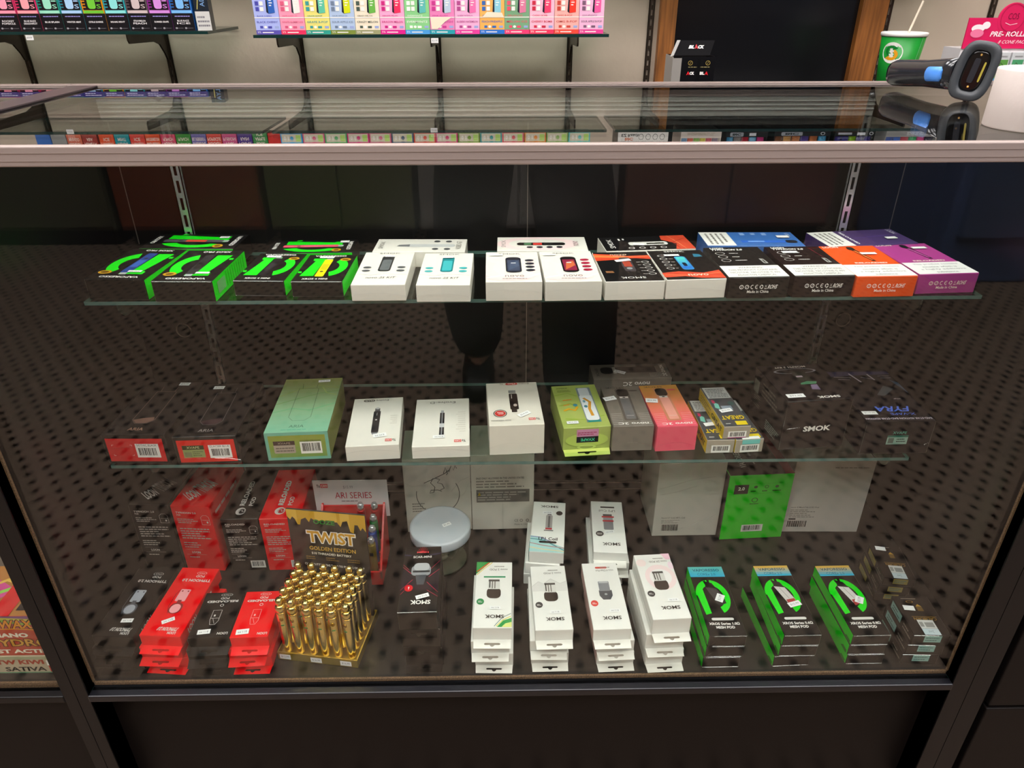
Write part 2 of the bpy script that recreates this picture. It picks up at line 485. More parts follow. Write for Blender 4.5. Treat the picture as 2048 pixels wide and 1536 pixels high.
r = empty('drinks_cooler', (2.85, -2.45, 0), 0, 'tall navy blue drinks cooler standing by the right wall', 'cooler')
slab('body', -.5, -.45, 0, .5, .3, 1.9, mat('cooler_navy', '#5a6e9c', .35), r, .01)
slab('door', -.46, .3, .2, .46, .34, 1.85, mat('cooler_door', '#54688f', .25), r, .006)
slab('handle', -.42, .34, .8, -.39, .38, 1.3, M_CHROME, r)

# ------------------------------------------------------------------ display case
ZF, Z1, Z2, ZT = .2569, .4981, .7300, .965
XL, XR, YB = -.03, 1.225, .405
case = empty('display_case', (0, 0, 0), 0, 'black framed glass front display case with aluminium top rail holding boxed goods', 'display case')
slab('deck', XL, -.002, .238, XR, .42, ZF-.0007, M_DECK, case)
slab('deck_edge', 0, -.005, .2512, 1.17, -.002, .2562, M_PART, case)
slab('sill', -.004, -.021, .236, 1.174, .0305, .2478, mat('sill_metal', '#1b1b20', .3, .3, .5), case, .0015)
slab('kick_panel', -.002, .014, 0, 1.172, .03, .236, M_KICK, case)
for nm, a, b in (('side_panel', XL-.004, XL), ('side_panel', XR, XR+.006)):
    slab(nm, a, .03, 0, b, .42, .95, M_INNER, case)
# corner posts with a joint line, and the jambs behind them with their raw edge
boxes('post', [(-.0185, -.02, 0, -.003, .03, .948), (-.036, -.02, 0, -.0195, .03, .948), (-.036, -.018, 0, -.003, .028, .948)], M_FRAME, case)
boxes('post', [(1.173, -.02, 0, 1.198, .03, .948), (1.199, -.02, 0, 1.226, .03, .948), (1.173, -.018, 0, 1.226, .028, .948)], M_FRAME, case)
slab('jamb', -.03, .0305, ZF, -.004, .05, .948, M_INNER, case)
slab('jamb', 1.174, .0305, ZF, XR, .05, .948, M_INNER, case)
slab('jamb_edge', -.0018, -.005, ZF, .0005, -.002, .948, M_PART, case)
slab('jamb_edge', 1.1695, -.005, ZF, 1.1718, -.002, .948, M_PART, case)
glass_slab('front_glass', -.003, -.0105, .2478, 1.173, -.0055, .948, 1, M_GLASS, M_EDGE_SHADE, case)
glass_slab('glass_top', XL, -.017, ZT-.006, XR+.03, .398, ZT, 2, M_GLASS_TOP, M_EDGE, case)
# aluminium front rail with its fine grooves
def top_rails(x0, x1, parent):
    rail = slab('front_rail', x0, -.026, .9478, x1, -.017, .9655, M_ALU, parent, .0012)
    for z in (.9525, .9592): slab('groove', x0, -.0263, z, x1, -.0258, z+.0006, mat('rail_groove', '#94867f', .45, .4), rail)
    br = slab('back_rail', x0, .398, .950, x1, .418, .9668, M_ALU, parent, .001)
    slab('bead', x0, .3975, .9668, x1, .401, .9678, M_ALU, br); slab('bead', x0, .408, .9668, x1, .411, .9682, M_ALU, br)
top_rails(XL-.005, XR+.03, case)
M_TRACK = mat('track_grey', '#c4c4be', .55, 0)
tr = slab('door_track', .0, .396, .9245, 1.088, .404, .9495, M_TRACK, case)
boxes('rib', [(.0, .3945, z, 1.088, .396, z+.0012) for z in (.933, .9385, .944)], mat('track_rib', '#f2f2ee', .4), tr)
slab('back_header', XL, .404, .918, XR, .42, .95, M_INNER, case)
slab('bottom_track', .1, .398, .2687, 1.06, .405, .2847, mat('track_dark', '#3c3c3c', .4, .5), case)
boxes('track_lip', [(.1, .3965, .2835, 1.06, .398, .285), (.1, .3965, .2687, 1.06, .398, .2697)], M_ALU, case)
for x0, x1, y, px, pz in ((XL, .606, .4055, .0398, .5945), (.5995, XR, .4125, 1.1244, .6016)):
    d = slab('sliding_door', x0, y, ZF, x1, y+.006, .925, M_INNER, case)
    ringm = lathe('finger_pull', [(.0125, -.0008), (.0125, .0006), (.0108, .0006), (.0108, -.0008)], mat('pull_ring', '#4a4038', .4, .4), d, 28, True, False)
    ringm.location = (px, y-.0006, pz); ringm.rotation_euler = (math.radians(90), 0, 0)
for x, z0 in ((.0032, .74), (1.1585, .74), (.5993, ZF)): slab('door_strip', x, .4045, z0, x+.001, .4055, .925, mat('strip_grey', '#6d6660', .4, .5), case)
slab('side_rail', -.03, .0, ZT, .006, .398, .9675, mat('side_rail_dark', '#3a3036', .3, .4), case, .0008)

def standard(x, y, z0, z1, w, m, parent, first):
    """slotted upright: two flanges and a web pierced every inch"""
    bm = bmesh.new(); hw = w/2
    bm_box(bm, x-hw, y, z0, x-hw+.0015, y+.006, z1); bm_box(bm, x+hw-.0015, y, z0, x+hw, y+.006, z1)
    bm_box(bm, x-hw, y, z0, x-.0022, y+.001, z1); bm_box(bm, x+.0022, y, z0, x+hw, y+.001, z1)
    z = first
    bm_box(bm, x-.0022, y, z0, x+.0022, y+.001, min(z, z1))
    while z < z1:
        bm_box(bm, x-.0022, y, min(z+.018, z1), x+.0022, y+.001, min(z+.0254, z1)); z += .0254
    return link('upright', me_from(bm, 'upright'), parent, [m])
for x in (.0867, 1.0823):
    u = standard(x, .3965, ZF, .955, .0145, M_CHROME, case, ZF+.004)
    s = lathe('screw', [(.0045, 0), (.0045, .0012), (.003, .0022), (.0008, .0024)], M_CHROME, u, 14)
    s.location = (x, .3963, .9505); s.rotation_euler = (math.radians(90), 0, 0)
def bracket(x, yf, zt, m, parent):
    pts = [(.3965, zt), (.3965, zt-.035), (.38, zt-.033), (yf+.02, zt-.024)]
    for i in range(7):
        t = math.radians(-90-15*i); pts.append((yf+.02+.018*math.cos(t), zt-.006+.018*math.sin(t)))
    pts += [(yf+.002, zt)]
    return prism('shelf_bracket', pts, x-.0012, x+.0012, m, parent)
for x in (.0867, 1.0823):
    for yf, zt in ((.172, Z1-.0062), (.205, Z2-.0062)):
        xo = .056 if x < .5 else 1.1185
        b = bracket(xo, yf, zt, mat('bracket_steel', '#9aa09c', .25, .8), case)
        boxes('bracket_lug', [(min(x, xo), .394, zt-.03, max(x, xo), .3965, zt-.004)], M_CHROME, case)
for y0, z, x1, lab in ((.1617, Z1, 1.1371, 'deep lower clear glass shelf holding the boxed kits'), (.1972, Z2, 1.19, 'narrow upper clear glass shelf holding the flat boxed kits')):
    o = glass_slab('glass_shelf', .0092 if z < .6 else .02, y0, z-.005, x1, .3925, z, 2, M_SHELF, M_EDGE)
    tag(o, lab, 'shelf')

# neighbouring case on the left
lc = empty('display_case', (-.6, 0, 0), 0, 'second black framed glass display case joined on by the red and cream boxes', 'display case')
def L(n, x0, y0, z0, x1, y1, z1, m, bev=0.): return slab(n, x0+.6, y0, z0, x1+.6, y1, z1, m, lc, bev)
L('deck', -1.3, -.002, .238, -.0365, YB, ZF, M_DECK)
L('deck_edge', -1.3, -.005, .2478, -.0365, -.002, .2572, M_PART)
L('sill', -1.3, -.021, .236, -.0365, .0305, .2478, M_FRAME, .0015)
L('kick_panel', -1.3, .0, 0, -.0365, .045, .236, M_KICK)
L('back_panel', -1.3, YB, 0, -.0345, .42, .948, M_INNER)
glass_slab('front_glass', -.7, -.0105, .2478, .5635, -.0055, .948, 1, M_GLASS, M_EDGE_SHADE, lc)
glass_slab('glass_top', -.7, -.017, ZT-.006, .564, .398, ZT, 2, M_GLASS_TOP, M_EDGE, lc)
top_rails(-.7, .564, lc)
# solid counter on the right
rc = empty('counter_cabinet', (1.8, 0, 0), 0, 'plain dark brown counter cabinet with drawers beside the display case', 'cabinet')
def Rr(n, x0, y0, z0, x1, y1, z1, m, bev=0.): return slab(n, x0-1.8, y0, z0, x1-1.8, y1, z1, m, rc, bev)
Rr('body', 1.24, .0, 0, 2.3, .42, .947, M_KICK)
top_rails(1.256-1.8, 2.3-1.8, rc)
Rr('drawer', 1.245, -.012, .19, 2.295, 0, .94, M_KICK, .002)
Rr('drawer', 1.245, -.012, .01, 2.295, 0, .184, M_KICK, .002)
Rr('counter_top', 1.262, -.004, .9478, 2.3, .397, ZT, mat('counter_laminate', '#6e6660', .35))

# measured places of the boxed goods on the shelves and the deck: x, y, z, turn, width, depth, height
PL = {
    'A1': (0.0625, 0.2047, Z2, -4.45, 0.0796, 0.1214, 0.0279),
    'A2': (0.1526, 0.1945, Z2, -1.64, 0.0785, 0.1212, 0.0286),
    'A3': (0.1089, 0.3249, Z2, -2.32, 0.1369, 0.0682, 0.0286),
    'A4': (0.2432, 0.2135, Z2, -2.79, 0.0672, 0.1081, 0.0213),
    'A5': (0.3196, 0.2090, Z2, -0.78, 0.0670, 0.1049, 0.0216),
    'A6': (0.2834, 0.3231, Z2, 1.70, 0.1247, 0.0589, 0.0216),
    'B1': (0.4015, 0.1932, Z2, 0.29, 0.0698, 0.1287, 0.0223),
    'B2': (0.4851, 0.1881, Z2, -0.34, 0.0691, 0.1243, 0.0233),
    'B3': (0.4410, 0.3203, Z2, -1.35, 0.1330, 0.0585, 0.0233),
    'B4': (0.5758, 0.1901, Z2, 0.78, 0.0725, 0.1177, 0.0262),
    'B5': (0.6520, 0.1889, Z2, 1.28, 0.0730, 0.1192, 0.0266),
    'B6': (0.6188, 0.3112, Z2, -0.34, 0.1300, 0.0634, 0.0266),
    'C1': (0.7310, 0.1902, Z2, 2.14, 0.0772, 0.1161, 0.0257),
    'C2': (0.8107, 0.1939, Z2, 3.07, 0.0782, 0.1157, 0.0264),
    'C3': (0.7738, 0.3121, Z2, 4.49, 0.1304, 0.0633, 0.0264),
    'D1': (0.8912, 0.1939, Z2, 1.81, 0.0790, 0.1214, 0.0286),
    'D2': (0.9766, 0.1959, Z2, 1.31, 0.0786, 0.1185, 0.0292),
    'D3': (1.0573, 0.1947, Z2, 1.44, 0.0796, 0.1237, 0.0284),
    'D4': (1.1438, 0.2055, Z2, 3.54, 0.0807, 0.1250, 0.0271),
    'D5': (0.9265, 0.3189, Z2, -0.94, 0.1401, 0.0657, 0.0292),
    'D6': (1.0982, 0.3215, Z2, 7.27, 0.1372, 0.0706, 0.0284),
    'E1': (0.0487, 0.1662, Z1, -1.21, 0.0878, 0.1522, 0.0472),
    'E2': (0.1477, 0.1637, Z1, 2.18, 0.0871, 0.1520, 0.0455),
    'E3': (0.2714, 0.1724, Z1, 3.09, 0.0873, 0.1565, 0.0453),
    'E4': (0.3763, 0.1688, Z1, 4.22, 0.0748, 0.1334, 0.0246),
    'E5': (0.4719, 0.1721, Z1, 2.53, 0.0815, 0.1329, 0.0203),
    'E6': (0.5796, 0.1796, Z1, 3.06, 0.0779, 0.1232, 0.0495),
    'F1': (0.6802, 0.1896, Z1, 4.75, 0.0690, 0.1235, 0.0385),
    'F2': (0.7453, 0.1859, Z1, 1.83, 0.0588, 0.1157, 0.0420),
    'F3': (0.8079, 0.1845, Z1, 3.33, 0.0585, 0.1196, 0.0418),
    'F4': (0.7686, 0.3350, Z1, 1.94, 0.1262, 0.0511, 0.0372),
    'G1': (0.8700, 0.1774, Z1, 1.04, 0.0399, 0.1127, 0.0224),
    'G2': (0.9120, 0.1784, Z1, 4.83, 0.0409, 0.1105, 0.0225),
    'G3': (0.8916, 0.1805, Z1, 3.52, 0.0388, 0.1138, 0.0204),
    'H1': (1.0045, 0.1876, Z1, 5.50, 0.0972, 0.1075, 0.0810),
    'H2': (1.1175, 0.1722, Z1, 0.43, 0.0990, 0.1541, 0.0540),
    'I1': (0.0107, 0.2178, ZF, -2.10, 0.0618, 0.1300, 0.1267),
    'I2': (0.0770, 0.2093, ZF, -4.07, 0.0613, 0.1300, 0.1303),
    'I3': (0.1486, 0.2078, ZF, 0.75, 0.0585, 0.1300, 0.1056),
    'I4': (0.2106, 0.2078, ZF, 1.56, 0.0622, 0.1300, 0.1057),
    'J1': (0.0352, 0.0175, ZF, -0.25, 0.0589, 0.1181, 0.0711),
    'J2': (0.0930, 0.0182, ZF, -3.02, 0.0569, 0.1304, 0.0619),
    'J3': (0.1590, 0.0163, ZF, 2.12, 0.0544, 0.0828, 0.0606),
    'J4': (0.2133, 0.0169, ZF, 1.51, 0.0515, 0.0849, 0.0590),
    'K': (0.2985, 0.0201, ZF, -8.65, 0.1159, 0.0913, 0.0141),
    'N': (0.4442, 0.0129, ZF, 1.27, 0.0522, 0.1253, 0.1064),
    'O1': (0.5429, 0.0145, ZF, -1.18, 0.0527, 0.1266, 0.0734),
    'O2': (0.6273, 0.0165, ZF, 1.23, 0.0518, 0.1235, 0.0656),
    'O3': (0.7061, 0.0151, ZF, 1.62, 0.0521, 0.1284, 0.0671),
    'O4': (0.7848, 0.0133, ZF, 2.73, 0.0526, 0.1255, 0.0874),
    'P1': (0.6250, 0.1690, ZF, -5.86, 0.0536, 0.1240, 0.0663),
    'P2': (0.7257, 0.1774, ZF, -4.23, 0.0527, 0.1268, 0.0571),
    'Q1': (0.4492, 0.3003, ZF, 3.25, 0.1112, 0.1078, 0.1513),
    'Q2': (0.5583, 0.3024, ZF, 1.18, 0.1057, 0.1005, 0.1564),
    'Q3': (0.8692, 0.2801, ZF, 0.41, 0.1106, 0.1147, 0.1513),
    'Q4': (0.9812, 0.2712, ZF, 2.97, 0.1078, 0.1222, 0.1334),
    'Q5': (1.1054, 0.2859, ZF, -1.23, 0.1305, 0.1000, 0.1488),
    'R1': (0.8616, 0.0048, ZF, 0.02, 0.0513, 0.1312, 0.0624),
    'R2': (0.9630, 0.0053, ZF, 0.74, 0.0512, 0.1324, 0.0619),
    'R3': (1.0593, 0.0088, ZF, 0.67, 0.0515, 0.1336, 0.0568),
    'S1': (1.1430, 0.0043, ZF, -2.75, 0.0499, 0.0719, 0.0579),
    'S2': (1.1549, 0.1267, ZF, -7.68, 0.0341, 0.0834, 0.0477),
}

# ------------------------------------------------------------------ artwork of the boxed goods
GRN, INK, WHT, OFF = '#14dd18', '#1c1a1b', '#f0eee9', '#e6e2da'
def seam(y=.35, face='F'):
    return ('s', face, [(.0, y-.05), (.12, y+.03), (.35, y+.1), (.62, y+.09), (.85, y), (1., y-.1)], .35, 'film')
def edges(face='F', c='film'):
    return [('s', face, [(.01, .03), (.99, .03)], .35, c), ('s', face, [(.01, .97), (.99, .97)], .35, c), ('s', face, [(.012, .03), (.012, .97)], .35, c), ('s', face, [(.988, .03), (.988, .97)], .35, c)]
def at(k, dx=0, dy=0, dz=0):
    p = PL[k]; return (p[0]+dx, p[1]+dy, p[2]+dz)
def put(k, name, label, cols, art=(), stk=(), orient=None, group=None, tab=None):
    p = PL[k]
    return box(name, label, at(k), p[3], p[4:7], cols, art, stk, orient, group, tab)

# --- upper shelf, black boxes with a broken green ring
def ring_art(dev, name, dev2=None):
    return [('p', 'T', [(.10, .18), (.37, .18), (.40, .74), (.56, .74), (.56, .84), (.16, .84), (.16, .76), (.22, .74)], GRN),
            ('o', 'T', .56, .52, .38, .36, .44, GRN, -72, 62, 18),
            ('p', 'T', [(.42, .16), (.47, .16), (.72, .86), (.64, .86)], INK),
            ('q', 'T', .40, .16, .57, .80, dev, .2), ('r', 'T', .42, .40, .55, .62, dev2 or dev), ('r', 'T', .43, .80, .55, .86, '#a9b0b0'),
            ('e', 'T', .48, .34, .035, .022, '#3c3c40'), ('e', 'T', .82, .80, .11, .055, '#c9981f'), ('e', 'T', .82, .80, .07, .03, '#6d4c10'),
            ('p', 'T', [(.03, .28), (.10, .28), (.09, .34), (.02, .34)], GRN),
            ('t', 'T', 'VAPORESSO', .47, .935, .66, .05, WHT, 0, .02), ('t', 'T', name, .44, .07, .5, .05, WHT, 0, .02)]
VG = {'*': INK, 'R': GRN, 'L': GRN}
VS = {'*': INK, 'F': GRN, 'K': GRN}
ribs = [('r', 'R', .36+i*.065, .2, .375+i*.065, .92, '#0fa513') for i in range(9)]+[('r', 'R', .1, .25, .32, .8, '#6fae6f')]
G1 = 'black boxes with a green ring'
NV = 'flat_device_box'
put('A1', NV, 'black flat box with green ring and blue device picture, on the upper glass shelf', VG, ring_art('#27438c', 'XROS PRO', '#3a62b5')+edges(), [('T', .68, .22, 18, 6, 180, '$42.99')], {'T': 180}, G1)
put('A2', NV, 'black flat box with green ring and smoky grey device, its bright green ribbed side showing', VG, ring_art('#3b3a3d', 'XROS PRO', '#2a292b')+edges()+ribs, [('T', .72, .22, 18, 6, 180, '$42.99')], {'T': 180}, G1)
put('A3', NV, 'black flat box with green ring and red-tipped grey device, lying crosswise at the back', VS, ring_art('#565457', 'XROS PRO', '#e0482f'), [('T', .78, .72, 14, 8, 0, '$42.99')], {'T': 270}, G1)
put('A4', NV, 'black box with green ring and dark grey device, lettered MINI, left of the yellow device', VG, ring_art('#2d2b2e', 'XROS 4 MINI', '#3d3b40')+edges(), [('T', .38, .84, 20, 7, 0, '$35.99')], None, G1)
put('A5', NV, 'black box with green ring and bright yellow device, lettered MINI', VG, ring_art('#e8d80c', 'XROS 4 MINI', '#cdbd12')+edges(), [('T', .42, .86, 20, 7, 0, '$35.99')], None, G1)
put('A6', NV, 'black flat box with green ring and coral pink device, lying crosswise at the back', VS, ring_art('#e0566e', 'XROS 4 MINI', '#e8637a'), [('T', .86, .78, 13, 9, 0, '')], {'T': 270}, G1)

# --- upper shelf, white boxes
def kit(dev, dev2, dot, model):
    a = [('q', 'T', .39, .38, .63, .86, dev, .3), ('q', 'T', .42, .42, .60, .74, dev2, .2), ('t', 'T', 'SMOK', .51, .955, .42, .04, '#6a6660'),
         ('t', 'T', model, .5, .20, .55, .05, '#57534e', 0, 0, .1), ('s', 'T', [(.02, .3), (.3, .26), (.55, .3), (.98, .27)], .3, 'film'), seam(.38)]
    for u in (.17, .83):
        for v in (.40, .50): a.append(('e', 'T', u, v, .08, .03, dot))
    for i in range(6): a.append(('s', 'T', [(.43, .44+i*.05), (.59, .47+i*.05)], .3, dev))
    return a
G2 = 'white boxes on the upper shelf'
put('B1', NV, 'white flat box with dark grey carbon pattern device and grey dots', OFF, kit('#3c4042', '#6a7072', '#56595c', 'novo 2S KIT'), [('T', .54, .83, 14, 6, 0, '$23.99')], None, G2)
put('B2', NV, 'white flat box with turquoise device and turquoise dots', OFF, kit('#1f7f85', '#48b7bd', '#45aeb2', 'novo 2S KIT'), [('T', .5, .83, 14, 6, 0, '$23.99')], None, G2)
put('B3', NV, 'white flat box lying crosswise behind the turquoise device box, silver pen picture', OFF, [('q', 'T', .36, .12, .58, .66, '#c4c6c6', .4), ('p', 'T', [(.38, .62), (.56, .62), (.52, .74), (.40, .76)], '#6f7376'), ('e', 'T', .2, .2, .07, .035, '#4c5054'), ('e', 'T', .8, .2, .07, .035, '#4c5054'), ('e', 'T', .2, .33, .07, .035, '#4c5054'), ('e', 'T', .8, .33, .07, .035, '#4c5054'), ('t', 'T', 'SMOK', .5, .93, .55, .05, '#8b8880'), ('t', 'T', 'NORD GT', .5, .08, .6, .06, '#8b8880')], [], {'T': 90}, G2)
def blush(dev, a, b, dot):
    it = [('o', 'T', .5, .45, .52, .42, .3, '#f1d9d6', 150, 400), ('o', 'T', .42, .3, .6, .28, .25, '#eed0d0', 180, 330), ('s', 'T', [(.02, .12), (.3, .2), (.7, .1), (.98, .24)], 3, '#eadfe8'), ('s', 'T', [(.6, .95), (.8, .8), (.99, .75)], 3, '#eddde2'),
          ('q', 'T', .37, .28, .66, .80, dev, .35), ('r', 'T', .40, .34, .63, .70, a), ('p', 'T', [(.42, .36), (.62, .5), (.6, .66), (.46, .6)], b), ('r', 'T', .47, .58, .56, .61, '#c8ccd4'),
          ('t', 'T', 'SMOK', .46, .92, .42, .045, '#8c8680'), ('t', 'T', 'novo', .52, .17, .34, .06, '#8d7a78'), ('l', 'T', .3, .07, .76, .12, 1, '#a39890'), seam(.5)]
    for i in range(4): it.append(('e', 'T', .82, .68-i*.11, .085, .035, dot))
    return it
put('B4', NV, 'white and blush pink box with navy blue device and navy dots', OFF, blush('#23293a', '#37435c', '#46546e', '#2b3142'), [('T', .2, .86, 18, 6, 0, '$29.99')], None, G2)
put('B5', NV, 'white and blush pink box with crimson patterned device and crimson dots', OFF, blush('#241d1f', '#8c2440', '#c8643c', '#a5203e'), [('T', .18, .85, 18, 6, 0, '$29.99')], None, G2)
b6 = [('o', 'T', .5, .45, .48, .46, .3, '#f0d6d6', 0, 360), ('q', 'T', .42, .22, .62, .76, '#241f20', .4), ('r', 'T', .44, .4, .6, .5, '#d23c34'), ('r', 'T', .44, .3, .6, .38, '#4f7a56'), ('r', 'T', .44, .52, .6, .62, '#37332f'), ('t', 'T', 'SMOK', .5, .07, .5, .05, '#8c8680', 180), ('t', 'T', 'novo', .5, .88, .34, .06, '#8d7a78', 180)]
b6 += [('e', 'T', .76, .36+i*.11, .07, .035, '#3a3440') for i in range(4)]
put('B6', NV, 'white and blush pink box lying crosswise behind the crimson device box', OFF, b6, [], {'T': 270}, G2)

# --- black and orange boxes
def flame(flip, dev):
    a = [('p', 'T', [(0, .94), (.3, .90), (.6, .84), (1, .86), (1, .72), (.7, .76), (.4, .72), (0, .68)], '#d8492a'), ('p', 'T', [(0, .90), (.4, .84), (.7, .8), (.4, .78), (0, .80)], '#f2743a'), ('s', 'T', [(0, .86), (.5, .80), (1, .83)], .8, '#f7a066'), ('s', 'T', [(0, .74), (.4, .75), (1, .76)], .8, '#8e2018')]
    for i in range(5): a += [('o', 'T', .86, .62-i*.1, .07, .032, .25, '#b9b4b0'), ('l', 'T', .7, .60-i*.1, .78, .64-i*.1, 1, '#9a9590')]
    return a+dev
d1 = [('q', 'T', .42, .30, .62, .78, '#4b4448', .3), ('r', 'T', .45, .46, .59, .72, '#a8402e'), ('e', 'T', .52, .40, .05, .035, '#8f9296'), ('t', 'T', 'novo', .45, .88, .3, .045, '#f4c8a8'), ('t', 'T', 'SMOK', .5, .10, .42, .055, '#efece8', 180), ('t', 'T', 'novo', .45, .83, .2, .02, '#ffd9b8'), ('l', 'T', .08, .25, .22, .33, 2, '#c98a5a')]
put('C1', NV, 'black box with orange flame band at its far edge and red device, white sides', {'*': OFF, 'T': '#1f1e20'}, flame(0, d1)+[seam(.25)], [('T', .47, .66, 22, 8, 14, '')], None, 'black and orange flame boxes')
d2 = [('q', 'T', .40, .30, .60, .76, '#2f7fc0', .3), ('g', 'T', .42, .34, .58, .74, '#1e6ec8', '#4cc7c0', 5), ('q', 'T', .46, .42, .53, .54, '#14233c', .4), ('t', 'T', 'SMOK', .48, .94, .36, .045, '#efece8'), ('t', 'T', 'novo', .58, .13, .34, .06, '#ffe2cc'), ('p', 'T', [(.76, .72), (.92, .74), (.90, .82), (.78, .84)], '#2a6f8a')]
fl2 = [('p', 'T', [(0, .22), (.3, .26), (.7, .2), (1, .28), (1, .02), (.6, .04), (.35, .1), (0, .08)], '#d24a30'), ('s', 'T', [(0, .16), (.5, .12), (1, .2)], 1, '#f49060'), ('s', 'T', [(0, .2), (.4, .2), (1, .12)], .8, '#8e2018')]
for i in range(5): fl2 += [('o', 'T', .2, .80-i*.11, .07, .035, .25, '#b9b4b0'), ('l', 'T', .29, .78-i*.11, .36, .82-i*.11, 1, '#9a9590')]
put('C2', NV, 'black box with orange flame band at its near edge and blue device, white sides', {'*': OFF, 'T': '#1f1e20'}, fl2+d2+[seam(.45)], [('T', .38, .79, 21, 7, 0, '$24.99')], None, 'black and orange flame boxes')
d3 = [('p', 'T', [(0, 1), (0, .72), (.3, .7), (.6, .84), (1, .78), (1, 1)], '#d24a30'), ('s', 'T', [(0, .8), (.5, .86), (1, .9)], 1, '#f49060'), ('s', 'T', [(.2, .99), (.5, .8), (.9, .84)], 1, '#8e2018'), ('q', 'T', .42, .30, .66, .74, '#dcdcd6', .3), ('r', 'T', .5, .5, .6, .7, '#46463f'), ('t', 'T', 'SMOK', .5, .1, .62, .06, '#efece8', 180), ('l', 'T', .15, .2, .3, .3, 2, '#efece8')]
d3 += [('o', 'T', .84, .3+i*.12, .07, .035, .3, '#c9c4c0') for i in range(4)]
put('C3', NV, 'black box lying crosswise with orange flame end and white device picture', {'*': OFF, 'T': '#1f1e20'}, d3, [('T', .4, .36, 16, 8, -12, '')], {'T': 270}, 'black and orange flame boxes')

# --- warning label boxes
WARN = ['WARNING:', 'THIS PRODUCT CONTAINS', 'NICOTINE. NICOTINE IS AN', 'ADDICTIVE CHEMICAL.']
WARN2 = ['This product contains', 'nicotine which is', 'a highly addictive', 'substance.']
def ce(c):
    a = [('o', 'F', .22, .55, .035, .1, .3, c), ('o', 'F', .31, .55, .035, .1, .3, c), ('s', 'F', [(.215, .49), (.225, .61)], .5, c), ('s', 'F', [(.295, .5), (.325, .6)], .4, c),
         ('o', 'F', .40, .55, .03, .1, .3, c, 60, 300), ('o', 'F', .475, .55, .03, .1, .3, c, 60, 300), ('s', 'F', [(.452, .55), (.485, .55)], .5, c), ('o', 'F', .55, .55, .03, .1, .45, c, 10, 110, 6), ('o', 'F', .55, .55, .03, .1, .45, c, 130, 230, 6), ('o', 'F', .55, .55, .03, .1, .45, c, 250, 350, 6),
         ('r', 'F', .60, .45, .64, .48, c), ('s', 'F', [(.605, .52), (.635, .64)], .3, c), ('s', 'F', [(.635, .52), (.605, .64)], .3, c),
         ('t', 'F', 'ROHS', .735, .55, .15, .2, c, 0, .02, .15), ('t', 'F', 'Made in China', .50, .33, .36, .13, c, 0, .015)]
    return a
def typhoon(tint, hot):
    a = [('r', 'T', .0, .015, 1, .36, '#e9e7e4')]+[('t', 'T', s, .5, .30-i*.077, .42 if i == 0 else .82 if i < 3 else .66, .045, '#55524f') for i, s in enumerate(WARN)]
    a += [('t', 'T', 'LOON', .22, .955, .24, .05, WHT, 0, .03), ('t', 'T', 'TYPHOON 2.0', .38, .90, .56, .055, WHT, 0, .03, .1), ('s', 'T', [(.78, .93), (.86, .5)], .4, hot), ('s', 'T', [(.76, .93), (.96, .93)], .4, hot), ('p', 'T', [(.80, .42), (.88, .42), (.86, .56), (.79, .58)], '#a8a8a4'), ('r', 'T', .82, .44, .85, .54, '#54524f')]
    for i in range(3): a += [('o', 'T', .2, .77-i*.12, .085, .045, .15, '#bdb8b4'), ('l', 'T', .36, .75-i*.12, .56, .79-i*.12, 1, '#cfcac6')]
    return a+ce('#f1eeea')
G4 = 'boxes with a white warning panel'
put('D1', NV, 'black box with white nicotine warning panel, second version lettering, beside the maroon one', '#211f1f', typhoon('#1e1b1a', '#5a5654'), [], None, G4)
put('D2', NV, 'dark maroon box with white nicotine warning panel and price label', '#2e1a1c', typhoon('#281a1a', '#c02c46'), [('T', .34, .77, 22, 8, 0, '')], None, G4)
def reloaded(c2):
    a = [('r', 'T', 0, .01, 1, .36, '#f0efed')]+[('t', 'T', s, .53, .295-i*.077, .8-(.04, .22, .04, .42)[i], .045, '#5f5d5c') for i, s in enumerate(WARN2)]
    a += [('t', 'T', 'LOON', .18, .95, .28, .055, '#ffe9e0', 0, .02), ('t', 'T', 'RELOADED', .53, .41, .56, .035, '#ffe9e0', 0, .04), ('p', 'T', [(.47, .9), (.56, .9), (.66, .47), (.60, .47)], '#2b1d1c'), ('p', 'T', [(.505, .82), (.545, .82), (.635, .5), (.605, .5)], c2), ('q', 'T', .45, .84, .57, .95, '#27201f', .4)]
    return a+ce('#ffe9e2')
put('D3', NV, 'bright orange box with white warning panel and slim device picture', '#f0581c', reloaded('#f07a34')+[('s', 'F', [(.06, .5), (.15, .6), (.25, .48)], .3, 'film'), ('s', 'F', [(.1, .2), (.2, .3)], .3, 'film')], [('T', .69, .70, 22, 8, 0, '')], None, G4)
put('D4', NV, 'magenta box with white warning panel and slim device picture, end of the upper shelf', '#b2428e', reloaded('#c05ca0'), [('T', .72, .82, 21, 8, 0, '')], None, G4)
def side_warn(c):
    return [('r', 'T', .02, .0, .98, .30, '#eceae6'), ('l', 'T', .12, .04, .88, .26, 4, '#77746f')]
put('D5', NV, 'light blue box lying crosswise with white warning panel, behind the black warning box', '#3f70b8', side_warn(0)+[('p', 'T', [(.62, .38), (.78, .38), (.78, .84), (.62, .84)], '#2f6ad0'), ('q', 'T', .6, .84, .8, .96, '#23293a', .4), ('r', 'T', .66, .45, .73, .62, '#7fb0f0'), ('t', 'T', 'LOON', .24, .93, .24, .04, '#dce9ff'), ('l', 'T', .08, .4, .3, .75, 3, '#8fb4ea')], [('T', .85, .6, 18, 10, 0, '')], {'T': 270}, G4)
